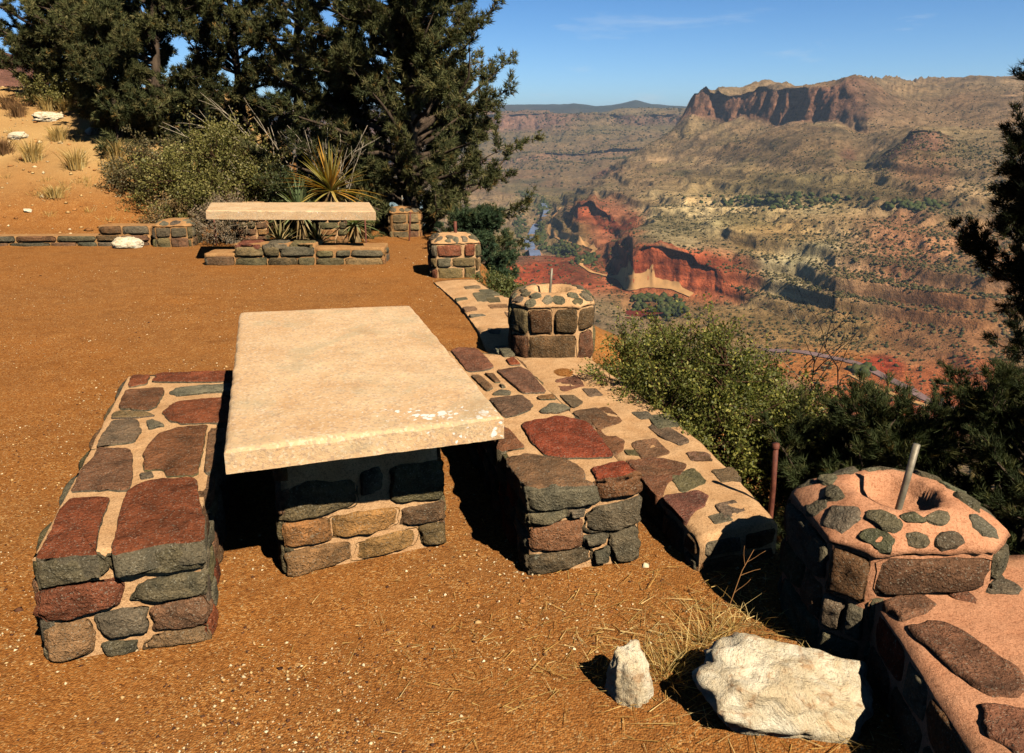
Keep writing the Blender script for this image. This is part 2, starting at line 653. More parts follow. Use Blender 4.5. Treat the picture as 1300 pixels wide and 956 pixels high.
def gz(x, y):
    x = np.asarray(x, float)
    y = np.asarray(y, float)
    # hillside climbing behind the low wall on the left
    d = y - 13.45 - .06 * np.clip(x + 6.5, -20, 0)
    d = np.maximum(d, np.clip((-x - 9.6), 0, 30) * .55 + (y - 13.6) * .3)
    w = .06 + .94 * sstep(-5.4, -9.0, x)
    hill = w * (.17 * sstep(0, .25, d) * sstep(-4.9, -5.3, x) + .30 * np.maximum(d, 0) * sstep(0, 2.0, d))
    hill = np.where(hill > 2.9, 2.9 + (hill - 2.9) * .15, hill)
    p = np.stack([x, y, 0 * x], -1)
    z = hill + .012 * fbm(p * .9, 3, 2) + .02 * fbm(p * 2.2, 4, 4) * np.minimum(1, hill * 2 + .25) + .007 * fbm(p * 9, 3, 8)
    z = z + .12 * fbm(p * .7, 4, 31) * np.minimum(1, hill)
    back = np.maximum(-y - 3.5, 0)  # unseen rise behind the camera, added to block low sky light
    z = z + (.50 * back * sstep(0, 6, back) + .5 * fbm(p * .3, 3, 17) * np.minimum(back * .3, 2)) * sstep(9, 1, edge_dist(x, y) + 4)
    e = edge_dist(x, y)
    drop = np.maximum(e - .02, 0)
    z = z - np.where(drop > 0, .75 * drop + .22 * sstep(0, .3, drop), 0) * np.where(y < 14, 1, .8)
    z = z + np.where(e > .5, .25 * fbm(p * .8, 4, 12) * np.minimum(1, e), 0)
    # a ridge of loose soil in front of the round pillar
    s = P(715, 486, 0)
    z = z + .10 * np.exp(-(((x - s[0]) / .22) ** 2 + ((y - s[1]) / .34) ** 2))
    return z


def G(x, y):
    return float(gz(np.array([x]), np.array([y]))[0])


def PG(px, py, z0=0.0):
    """ground point seen at a pixel (march down the ray)"""
    d = ray(px, py)
    d = d / np.hypot(d[0], d[1])
    r = np.linspace(1.5, 45, 2200)
    z = gz(d[0] * r, d[1] * r)
    hit = np.nonzero(H + d[2] * r <= z)[0]
    k = hit[0] if len(hit) else len(r) - 1
    return np.array([d[0] * r[k], d[1] * r[k], z[k]])


def spaced(lo, a, b, hi, fine, growth=1.12):
    xs = list(np.arange(a, b + 1e-6, fine))
    s = fine
    x = xs[-1]
    while x < hi:
        s *= growth
        x += s
        xs.append(x)
    s = fine
    x = a
    pre = []
    while x > lo:
        s *= growth
        x -= s
        pre.append(x)
    return np.array(pre[::-1] + xs)


gx = spaced(-45, -4.5, 3.2, 62, .045, 1.05)
gy = spaced(-60, 1.2, 9.5, 75, .045, 1.035)
GX, GY = np.meshgrid(gx, gy)
GZ = gz(GX, GY)
mb = MB()
Vg = np.stack([GX, GY, GZ], -1).reshape(-1, 3)
# attribute: paler dry soil up the hill
pale = (np.clip(sstep(.45, 1.6, Vg[:, 2]), 0, 1) * (.45 + .5 * fbm(Vg * .8, 4, 6)))
pale = np.clip(pale + .25 * sstep(.3, 1.4, Vg[:, 2]), 0, .95)
mb.add(Vg, grid_faces(len(gy), len(gx)), np.repeat(pale[:, None], 3, 1))
ground = mb.build('ground', M_ground)
tag(ground, kind='structure')

# grit: countless small stones on the terrace
mb = MB()


def pebbles(n, pos_fn, smin, smax, cols, squash=.6):
    xy = pos_fn(n)
    n = len(xy)
    oc = np.array([[1, 0, 0], [0, 1, 0], [-1, 0, 0], [0, -1, 0], [0, 0, 1], [0, 0, -1]], float)
    fc = np.array([[0, 1, 4], [1, 2, 4], [2, 3, 4], [3, 0, 4], [1, 0, 5], [2, 1, 5], [3, 2, 5], [0, 3, 5]])
    s = smin * (smax / smin) ** (rng.random(n) ** 2.6)
    V = oc[None] * (1 + rng.uniform(-.4, .4, (n, 6, 3))) + rng.uniform(-.25, .25, (n, 6, 3))
    a = rng.uniform(0, 6.28, n)
    ca, sa = np.cos(a), np.sin(a)
    x = V[..., 0] * ca[:, None] - V[..., 1] * sa[:, None]
    y = V[..., 0] * sa[:, None] + V[..., 1] * ca[:, None]
    V = np.stack([x, y, V[..., 2] * squash], -1) * s[:, None, None]
    V += np.stack([xy[:, 0], xy[:, 1], gz(xy[:, 0], xy[:, 1]) + s * .2], -1)[:, None]
    c = cols[rng.integers(len(cols), size=n)] * rng.uniform(.7, 1.2, (n, 1))
    mb.add(V.reshape(-1, 3), (fc[None] + np.arange(n)[:, None, None] * 6).reshape(-1, 3), np.repeat(c, 6, 0))


def near_field(n):
    r = 1.7 + 12 * rng.random(n) ** 1.9
    a = rng.uniform(-.66, .62, n)
    xy = np.stack([r * np.sin(a), r * np.cos(a)], 1)
    e = edge_dist(xy[:, 0], xy[:, 1])
    k = vnoise(np.stack([xy[:, 0] * 1.3, xy[:, 1] * 1.3, 0 * e], -1), 5) ** 1.6 > rng.random(n) * .62
    return xy[(e < -.02) & k]


def hill_field(n):
    xy = np.stack([rng.uniform(-16, -5, n), rng.uniform(13.6, 25, n)], 1)
    return xy


GRIT = np.array([(.07, .03, .018), (.80, .64, .40), (.45, .21, .07), (.36, .15, .045), (.60, .40, .18), (.70, .52, .30), (.22, .085, .03), (.50, .22, .07), (.12, .05, .025), (.56, .34, .14)])
pebbles(66000, near_field, .0026, .0095, GRIT)
pebbles(700, near_field, .006, .022, GRIT[[0, 1, 4, 5, 8, 9, 0, 3]])
pebbles(2600, hill_field, .012, .07, GRIT[[4, 5, 9, 7, 3]])
grit = mb.build('gravel', M_peb, smooth=False)
tag(grit, 'fine orange and cream grit scattered over the bare terrace soil', 'gravel', kind='stuff')

# ------------------------------------------------------------------ near picnic table and its two benches


def z8(pts, ox, oy, s):
    return [(ox + a / s, oy + b / s) for a, b in pts]


def bench(name, label, footprint_px, zt, base, tops, fronts, tr, fr):
    """footprint px at z=zt: FL, FR, BR, BL"""
    B0, B1 = P(*base[0], 0), P(*base[1], 0)
    fl, frr, br, bl = [P(*q, zt) for q in footprint_px]
    t = thing(name, label, 'stone bench', [*((fl + frr + br + bl) / 4)[:2], 0])
    mb = MB()
    k = .012
    c = (fl + frr + br + bl) / 4
    poly = [B0, B1, [*br[:2], 0], [*bl[:2], 0]]
    inset = []
    for q in poly:
        v = np.array(q[:2]) - c[:2]
        inset.append(np.array(q[:2]) - v / np.linalg.norm(v) * .022)
    prism(mb, inset, -.06, zt - .020, .035, .007)
    mb.build('mortar_core', M_mortar, t)
    mb = MB()
    n2 = np.array([0, 0, 1.0])
    for pts, top, side in tops:
        q = [P(x, y, zt - .004) for x, y in z8(pts, *tr)]
        stone(mb, q, n2, vary(top, .08), vary(side, .1), depth=.10, bulge=.0015, rough=.006, M=72, facet=.03)
    nf = np.cross(B1 - B0, [0, 0, 1.0])
    for pts, colr in fronts:
        q = [PV(x, y, B0, B1) for x, y in z8(pts, *fr)]
        stone(mb, q, nf, vary(colr, .08), depth=.05, bulge=.014, rough=.013, M=72)
    # the long sides and the far end
    a = [np.array(q[:2]) for q in (B0, B1, br, bl)]
    for i, j in ((1, 2), (2, 3), (3, 0)):
        auto_masonry(mb, a[i], a[j], -.02, zt - .11, .12, pal=[GREY, OLIVE, RED, BRN, GREY2])
        auto_masonry(mb, a[i], a[j], zt - .105, zt - .012, .10, pal=[GREY, OLIVE, BRN], length=(.25, .5))
    mb.build('stone_facing', M_stone, t)
    return t


r8 = (0, 420, 2.124)
LT = [
    ([(300, 603), (330, 460), (345, 430), (400, 402), (530, 395), (537, 470), (552, 500), (549, 562), (430, 572), (370, 585)], RED, GREY),
    ([(96, 612), (140, 530), (160, 480), (190, 448), (298, 445), (275, 500), (262, 540), (256, 596), (262, 600), (240, 600), (150, 606)], RED, GREY),
    ([(192, 428), (215, 380), (250, 340), (262, 315), (350, 318), (357, 340), (355, 400), (340, 425), (250, 425)], BRN, GREY),
    ([(388, 370), (388, 330), (405, 300), (430, 275), (480, 258), (558, 250), (545, 320), (530, 385), (450, 388), (440, 370)], (.22, .10, .05), OLIVE),
    ([(376, 383), (410, 378), (415, 388), (380, 395)], GREY, GREY),
    ([(260, 310), (275, 280), (300, 240), (370, 235), (380, 270), (360, 295), (290, 305)], (.24, .17, .11), GREY),
    ([(395, 240), (410, 236), (445, 252), (400, 262)], GREY2, GREY),
    ([(300, 232), (310, 215), (400, 218), (410, 225), (370, 230)], (.30, .2, .11), GREY),
    ([(320, 205), (340, 155), (440, 150), (440, 165), (420, 200), (400, 212)], (.23, .10, .06), GREY),
    ([(440, 215), (470, 190), (575, 178), (640, 178), (630, 245), (560, 245), (490, 248), (450, 235)], RED, GREY),
    ([(460, 165), (475, 150), (580, 145), (650, 143), (640, 160), (578, 162), (480, 172)], GREY2, GREY),
    ([(345, 150), (355, 118), (405, 117), (395, 140)], RED, GREY),
    ([(412, 135), (425, 112), (585, 108), (650, 106), (650, 130), (582, 135)], RED, GREY),
    ([(563, 262), (640, 258), (630, 330), (550, 385)], BRN, GREY),
]
LF = [
    ([(98, 618), (150, 612), (240, 604), (262, 606), (285, 640), (270, 662), (110, 698), (97, 665)], GREY),
    ([(300, 612), (370, 592), (430, 578), (548, 568), (550, 640), (460, 650), (380, 655), (302, 650)], GREY),
    ([(98, 720), (140, 695), (300, 675), (325, 690), (320, 720), (300, 745), (200, 775), (120, 790), (100, 750)], (.23, .085, .045)),
    ([(355, 725), (370, 690), (400, 675), (550, 655), (552, 710), (420, 727), (370, 728)], GREY),
    ([(258, 775), (380, 748), (398, 755), (400, 810), (300, 830), (275, 820)], GREY),
    ([(410, 760), (420, 745), (550, 715), (562, 740), (555, 795), (420, 810), (412, 800)], (.24, .14, .08)),
    ([(122, 810), (150, 795), (240, 785), (250, 800), (245, 870), (135, 895)], (.34, .21, .11)),
    ([(265, 850), (365, 840), (372, 865), (290, 875)], GREY),
    ([(392, 850), (410, 825), (555, 795), (565, 835), (480, 845), (395, 860)], (.30, .20, .11)),
]
bench('stone_bench', 'long stone bench left of the near concrete table, capped with red slabs and pale mortar', [(46, 705), (259, 685), (287, 470), (162, 473)], .465, [(61, 846), (266, 813)], LT, LF, r8, r8)

rr = (260, 370, 2.241)
RT = [
    ([(855, 470), (920, 458), (1000, 470), (1060, 490), (1075, 510), (1080, 535), (1110, 548), (1000, 556), (920, 565), (905, 540), (870, 500)], (.25, .14, .08), GREY),
    ([(1100, 500), (1150, 485), (1190, 480), (1238, 520), (1180, 533), (1115, 540), (1112, 520)], RED2, GREY),
    ([(900, 375), (1010, 352), (1090, 370), (1168, 465), (1100, 470), (1020, 470), (970, 462), (935, 430)], RED2, GREY),
    ([(830, 445), (845, 380), (860, 385), (912, 440), (850, 452)], (.26, .12, .07), GREY),
    ([(810, 303), (900, 295), (928, 310), (930, 330), (880, 350), (855, 355), (825, 325)], (.2, .12, .075), GREY),
    ([(955, 335), (985, 315), (1025, 320), (1045, 330), (1010, 342), (960, 342)], GREY2, GREY),
    ([(945, 297), (990, 290), (1000, 302), (950, 305)], TAN2, GREY),
    ([(830, 222), (900, 212), (925, 225), (972, 282), (905, 287), (860, 250)], (.24, .12, .075), GREY),
    ([(795, 230), (820, 232), (842, 255), (825, 255)], BRN, GREY),
    ([(755, 235), (780, 235), (822, 270), (800, 280)], BRN, GREY),
    ([(815, 290), (840, 278), (870, 282), (865, 290)], GREY, GREY),
    ([(838, 262), (855, 268), (845, 270)], GREY, GREY),
    ([(700, 165), (720, 158), (775, 160), (825, 212), (800, 220), (748, 225)], (.24, .11, .07), GREY),
    ([(855, 190), (880, 185), (897, 205), (870, 207)], RED, GREY),
    ([(835, 160), (868, 160), (885, 180), (850, 182)], GREY, GREY),
]
RF = [
    ([(920, 572), (1000, 562), (1110, 556), (1112, 600), (1050, 615), (925, 628)], GREY),
    ([(1115, 549), (1180, 542), (1238, 526), (1240, 570), (1150, 588), (1118, 598)], (.24, .11, .06)),
    ([(925, 640), (960, 632), (1030, 622), (1030, 640), (980, 662), (925, 662)], GREY2),
    ([(1040, 625), (1085, 622), (1080, 640), (1040, 642)], GREY),
    ([(1085, 640), (1140, 615), (1238, 588), (1240, 655), (1170, 680), (1100, 685)], GREY),
    ([(925, 680), (1000, 662), (1065, 655), (1070, 690), (1065, 725), (990, 742), (930, 740)], (.30, .16, .08)),
    ([(1080, 700), (1145, 690), (1145, 715), (1085, 725)], GREY),
    ([(1155, 690), (1235, 668), (1238, 765), (1170, 770), (1155, 730)], GREY),
    ([(922, 760), (1000, 745), (1095, 730), (1100, 765), (960, 808), (925, 810)], (.19, .14, .085)),
    ([(1105, 740), (1150, 730), (1150, 770), (1110, 778)], GREY),
]
bench('stone_bench', 'stone bench right of the concrete table, touching the low boundary wall', [(670, 624), (812, 606), (652, 447), (566, 441)], .425, [(672, 731), (810, 713)], RT, RF, rr, rr)


def rough_box(mb, quad, z0, z1, n=(70, 40), edge=.012, amp=.003, lich=None, seed=0):
    """slab with a quadrilateral plan, worn edges; quad = FL, FR, BR, BL"""
    q = [np.array(a[:2], float) for a in quad]
    nu, nv = n

    def surf(u, v):
        return (q[0] * (1 - u) + q[1] * u) * (1 - v) + (q[3] * (1 - u) + q[2] * u) * v
    us = np.concatenate([[0, .004, .012], np.linspace(.03, .97, nu), [.988, .996, 1]])
    vs = np.concatenate([[0, .003, .008], np.linspace(.02, .98, nv), [.992, .997, 1]])
    c = sum(q) / 4

    def emit(Pt, flip):
        shp = Pt.shape[:2]
        V = Pt.reshape(-1, 3)
        d = fbm(V * 14 + seed, 4, 1) * amp + fbm(V * 60, 2, 2) * amp * .35
        o = V - np.array([*c, (z0 + z1) / 2])
        o[:, 2] *= 8
        o /= np.linalg.norm(o, axis=1)[:, None]
        V = V + o * d[:, None]
        f = grid_faces(*shp)
        if flip: f = f[:, ::-1]
        col = lich(V) if lich else np.zeros(len(V))
        mb.add(V, f, np.repeat(col[:, None], 3, 1))
    U, Vv = np.meshgrid(us, vs)
    xy = surf(U[..., None], Vv[..., None])
    du = np.minimum(U, 1 - U) * np.linalg.norm(q[1] - q[0])
    dv = np.minimum(Vv, 1 - Vv) * np.linalg.norm(q[3] - q[0])
    dd = np.minimum(du, dv)
    wear = edge * (1 + .9 * fbm(np.concatenate([xy * 11, 0 * U[..., None]], -1), 3, 7 + seed))
    rd = np.maximum(0, 1 - dd / np.maximum(wear, 1e-4)) ** 2 * wear
    emit(np.concatenate([xy, (z1 - rd)[..., None]], -1), False)
    emit(np.concatenate([xy, (z0 + 0 * rd)[..., None]], -1), True)
    hs = np.linspace(0, 1, 8)
    for k in range(4):
        par = (us, us, vs, vs)[k]
        S, T = np.meshgrid(par, hs)
        if k == 0: p2, e = surf(S[..., None], 0 * S[..., None]), rd[0]
        if k == 1: p2, e = surf(S[..., None], 0 * S[..., None] + 1), rd[-1]
        if k == 2: p2, e = surf(0 * S[..., None], S[..., None]), rd[:, 0]
        if k == 3: p2, e = surf(0 * S[..., None] + 1, S[..., None]), rd[:, -1]
        zz = z0 + (z1 - z0 - e[None]) * T
        emit(np.concatenate([p2, zz[..., None]], -1), k in (1, 2))


ZT = .80
slab = [P(284, 572, ZT), P(640, 529, ZT), P(521, 387, ZT), P(304, 396, ZT)]
ctr = sum(slab) / 4
table = thing('picnic_table', 'near picnic table with a long thick concrete top on stone supports, between two benches', 'picnic table', [*ctr[:2], 0], 'concrete picnic tables')


def lichen(V):
    fr = slab[1]
    d = np.hypot(V[:, 0] - fr[0] + .12, (V[:, 1] - fr[1]) * 1.5)
    front = np.exp(-((V[:, 1] - fr[1] - .03) / .10) ** 2) * np.exp(-((V[:, 0] - fr[0] + .2) / .38) ** 2)
    lf = np.exp(-(((V[:, 0] - slab[3][0] - .08) / .14) ** 2 + ((V[:, 1] - slab[3][1] + .9) / .6) ** 2))
    return np.clip(front * .62 + lf * .48 + .12 * (V[:, 1] < fr[1] + .12), 0, 1)


mb = MB()
rough_box(mb, slab, ZT - .10, ZT, (90, 150), .016, .004, lichen)
mb.build('table_top', M_conc, table)


def support(parent, f0, f1, depthv, z1, faces=None, pal=(BRN, TAN2, OLIVE), mort=None):
    mb = MB()
    b0, b1 = f0 + depthv, f1 + depthv
    c = (f0 + f1 + b0 + b1)[:2] / 4
    ins = [q[:2] + (c - q[:2]) / np.linalg.norm(c - q[:2]) * .02 for q in (f0, f1, b1, b0)]
    prism(mb, ins, -.06, z1 - .004, .04, .008)
    o = mb.build('support', mort or M_mortar, parent)
    mb = MB()
    if faces:
        nf = np.cross(f1 - f0, [0, 0, 1.0])
        for pts, colr in faces:
            stone(mb, [PV(x, y, f0, f1) for x, y in z8(pts, *rr)], nf, vary(colr, .08), depth=.05, bulge=.014, rough=.012, M=64)
    else:
        auto_masonry(mb, f0, f1, 0, z1 - .01, .14, pal=pal)
    auto_masonry(mb, f1, b1, 0, z1 - .01, .14, pal=pal)
    auto_masonry(mb, b1, b0, 0, z1 - .01, .14, pal=pal)
    auto_masonry(mb, b0, f0, 0, z1 - .01, .14, pal=pal)
    mb.build('stone_facing', M_stone, o)
    return o


PF = [
    ([(222, 662), (345, 645), (357, 655), (352, 710), (230, 732)], (.38, .20, .08)),
    ([(362, 645), (440, 628), (552, 618), (550, 660), (520, 680), (365, 703)], (.42, .23, .085)),
    ([(558, 620), (680, 600), (680, 652), (560, 665)], (.21, .14, .075)),
    ([(230, 742), (415, 712), (418, 762), (232, 818)], (.30, .17, .08)),
    ([(425, 720), (600, 672), (608, 710), (600, 725), (430, 767)], (.36, .20, .085)),
    ([(612, 672), (682, 657), (682, 715), (620, 722)], (.20, .13, .07)),
    ([(222, 565), (300, 545), (430, 540), (432, 610), (340, 636), (222, 655)], OLIVE),
    ([(445, 520), (500, 505), (502, 560), (445, 590)], GREY),
    ([(530, 500), (675, 480), (680, 590), (530, 605)], OLIVE),
]
u = slab[3] - slab[0]
u = np.array([u[0], u[1], 0]) / np.linalg.norm(u[:2])
f0, f1 = P(363, 734, 0), P(563, 691, 0)
support(table, f0, f1, u * .45, ZT - .10, PF)
support(table, f0 + u * 1.75, f1 + u * 1.75, u * .45, ZT - .10)

# ------------------------------------------------------------------ boundary curb along the drop
zx = [q[0] for q in CURB_L]
zz_ = [q[2] for q in CURB_L]


def curb_z(py):
    return float(np.interp(py, [355, 380, 420, 450, 470, 500, 550, 600, 640, 670], [.02, .04, .062, .08, .09, .10, .13, .16, .18, .18]))


def loft_wall(mb, L, R, z_bottom=-.35, sub=.05, noise=.006):
    def dens(a, n):
        s = np.concatenate([[0], np.cumsum(np.linalg.norm(np.diff(a[:, :2], axis=0), axis=1))])
        t = np.linspace(0, s[-1], n)
        return np.stack([np.interp(t, s, a[:, k]) for k in range(3)], 1)
    n = int(np.linalg.norm(np.diff(L[:, :2], axis=0), axis=1).sum() / sub)
    L, R = dens(L, n), dens(R, n)
    w = np.linspace(0, 1, 14)
    top = L[:, None] * (1 - w[None, :, None]) + R[:, None] * w[None, :, None]
    top[..., 2] -= .02 * (2 * np.abs(w - .5)[None]) ** 6
    prof = [top]
    lft = np.stack([L * [1, 1, 0] + [0, 0, z] for z in np.linspace(z_bottom, 0, 5)[:-1]] + [L * [1, 1, 1 - k] for k in (.7, .35)], 1)
    rgt = np.stack([R * [1, 1, 1 - k] for k in (.35, .7)] + [R * [1, 1, 0] + [0, 0, z] for z in np.linspace(0, z_bottom * 2, 5)[1:]], 1)
    A = np.concatenate([lft, top, rgt], 1)
    V = A.reshape(-1, 3)
    V = V + np.stack([fbm(V * 12, 3, 1), fbm(V * 12, 3, 2), fbm(V * 10, 4, 3) * 1.3 + fbm(V * 3.5, 2, 9) * 1.2], 1) * noise
    mb.add(V, grid_faces(*A.shape[:2])[:, ::-1])
    m = A.shape[1]
    for row, fl in ((0, False), (len(A) - 1, True)):
        k = mb.n - len(V) + row * m
        q = [k + i for i in range(m)]
        mb.arr.append(np.array([q[::-1] if fl else q]))


r5 = (640, 320, 3.414)
r7 = (700, 560, 2.1667)
cc = (cl.mean(0) + cr.mean(0)) / 2
curb = thing('stone_curb', 'low mortared stone boundary wall running from the far pillars along the drop to the right bench', 'low wall', [cc[0], cc[1], 0])
mb = MB()
loft_wall(mb, cl, cr)
mb.build('mortar_core', M_mortar, curb)
mb = MB()
CT5 = [
    ([(300, 690), (400, 675), (445, 705), (440, 740), (370, 762), (340, 730)], (.20, .13, .075)),
    ([(380, 772), (430, 765), (520, 815), (515, 850), (480, 872)], (.26, .12, .065)),
    ([(630, 760), (660, 735), (720, 760), (800, 812), (760, 835), (690, 805)], (.20, .14, .10)),
    ([(520, 855), (600, 855), (605, 880), (540, 878)], OLIVE),
    ([(530, 900), (680, 890), (790, 920), (770, 945), (700, 962), (600, 965)], (.26, .13, .075)),
    ([(790, 875), (850, 865), (910, 900), (830, 905)], BRN),
    ([(240, 620), (300, 618), (345, 650), (300, 672)], (.2, .15, .1)),
    ([(555, 692), (620, 688), (650, 715), (590, 725)], GREY),
    ([(340, 590), (400, 590), (430, 620), (370, 625)], (.22, .16, .11)),
]
CT7 = [
    ([(212, 55), (290, 45), (370, 68), (350, 95), (320, 110), (306, 140), (290, 147)], (.28, .12, .07)),
    ([(306, 152), (400, 135), (430, 150), (420, 175), (390, 190), (372, 218)], (.26, .12, .08)),
    ([(430, 205), (480, 195), (500, 215), (450, 225)], GREY),
    ([(370, 30), (430, 30), (440, 50), (385, 52)], (.24, .15, .1)),
    ([(440, 80), (500, 70), (520, 100), (470, 110)], (.22, .14, .09)),
]
CT3 = [([(380, 380), (440, 375), (500, 405), (420, 410)], (.20, .18, .12)), ([(420, 425), (490, 420), (500, 445), (440, 450)], OLIVE), ([(290, 475), (360, 470), (370, 490), (310, 495)], (.3, .19, .11)), ([(430, 462), (530, 458), (545, 478), (450, 480)], (.34, .18, .1)), ([(250, 425), (310, 420), (320, 432), (260, 436)], (.2, .17, .12)), ([(300, 360), (380, 355), (390, 370), (310, 374)], (.3, .22, .14)), ([(470, 690), (520, 685), (560, 730), (490, 738)], (.22, .23, .18)), ([(520, 760), (575, 750), (610, 785), (540, 792)], (.21, .14, .09)), ([(430, 590), (500, 600), (490, 622), (440, 615)], (.25, .18, .12)), ([(330, 515), (400, 512), (420, 520), (340, 525)], (.22, .2, .15))]
CT1 = [([(742, 522), (772, 516), (790, 534), (760, 545)], BRN), ([(800, 562), (832, 556), (850, 574), (818, 584)], (.23, .12, .075)), ([(908, 640), (932, 634), (946, 648), (920, 657)], (.2, .14, .1)), ([(852, 604), (880, 594), (897, 612), (866, 624)], OLIVE), ([(640, 395), (662, 390), (672, 402), (650, 408)], (.26, .17, .11)), ([(600, 372), (622, 370), (630, 380), (608, 383)], GREY2), ([(705, 482), (733, 476), (742, 490), (714, 496)], (.24, .12, .075)), ([(822, 528), (848, 524), (862, 538), (836, 544)], GREY)]
for lst, tr in ((CT5, r5), (CT7, r7), (CT3, (520, 280, 4.333)), (CT1, (0, 0, 1))):
    for pts, colr in lst:
        q = [P(x, y, curb_z(y) + .006) for x, y in z8(pts, *tr)]
        stone(mb, q, (0, 0, 1), vary(colr, .1), depth=.08, bulge=-.001, rough=.005, edge=.004, M=56, grow=1.06, facet=.01)
# stones in the inner face
for i in range(8, len(cl) - 1):
    a, b = cl[i], cl[i + 1]
    h = min(a[2], b[2])
    auto_masonry(mb, a[:2], b[:2], -.03, h - .02, .12, pal=[BRN, GREY, (.26, .12, .07)], length=(.2, .45))
auto_masonry(mb, cl[-1][:2], cr[-1][:2], -.03, .16, .12, pal=[BRN, GREY, TAN2], length=(.2, .4))
mb.build('stone_facing', M_stone, curb)

# second stretch beside the camera
e0, e1 = P(1112, 757, E_Z), P(1184, 868, E_Z)
d_ = (e1 - e0) / np.linalg.norm(e1 - e0)
eL = np.array([e0 + np.array([0, .25, 0]), e0, e1, e1 + d_ * 1.0, e1 + d_ * 3.0])
eR = eL + np.array([.80, .05, 0])
wall2 = thing('stone_curb', 'short stretch of pink mortared wall in the lower right corner, in front of the pillar with the open hole', 'low wall', [*e1[:2], 0])
mb = MB()
loft_wall(mb, eL[::-1][:, :], eR[::-1][:, :], -.1)
for a in mb.arr: a[:] = a[:, ::-1]
mb.build('mortar_core', M_mortar_pink, wall2)
mb = MB()
E7 = [
    ([(985, 508), (1050, 488), (1120, 508), (1200, 572), (1290, 632), (1300, 668), (1280, 700), (1200, 690), (1110, 625), (1040, 565)], (.25, .12, .075)),
    ([(912, 442), (960, 425), (1020, 418), (1058, 443), (1030, 465), (965, 487)], (.26, .13, .08)),
    ([(1165, 377), (1220, 365), (1290, 400), (1285, 417), (1200, 412)], (.22, .16, .12)),
    ([(1060, 387), (1100, 378), (1170, 430), (1165, 442), (1100, 422)], (.26, .12, .08)),
    ([(1180, 720), (1300, 730), (1380, 830), (1290, 860), (1200, 800)], (.28, .13, .08)),
    ([(1330, 560), (1420, 540), (1480, 620), (1380, 640)], (.2, .14, .1)),
]
for pts, colr in E7:
    stone(mb, [P(x, y, E_Z + .004) for x, y in z8(pts, *r7)], (0, 0, 1), vary(colr, .08), depth=.08, bulge=.004, rough=.008, M=60, grow=1.04, facet=.04)
for a, b in zip(eL[1:-1], eL[2:]):
    auto_masonry(mb, a[:2], b[:2], -.03, E_Z - .02, .14, pal=[BRN, GREY, RED], length=(.2, .45))
mb.build('stone_facing', M_stone, wall2)


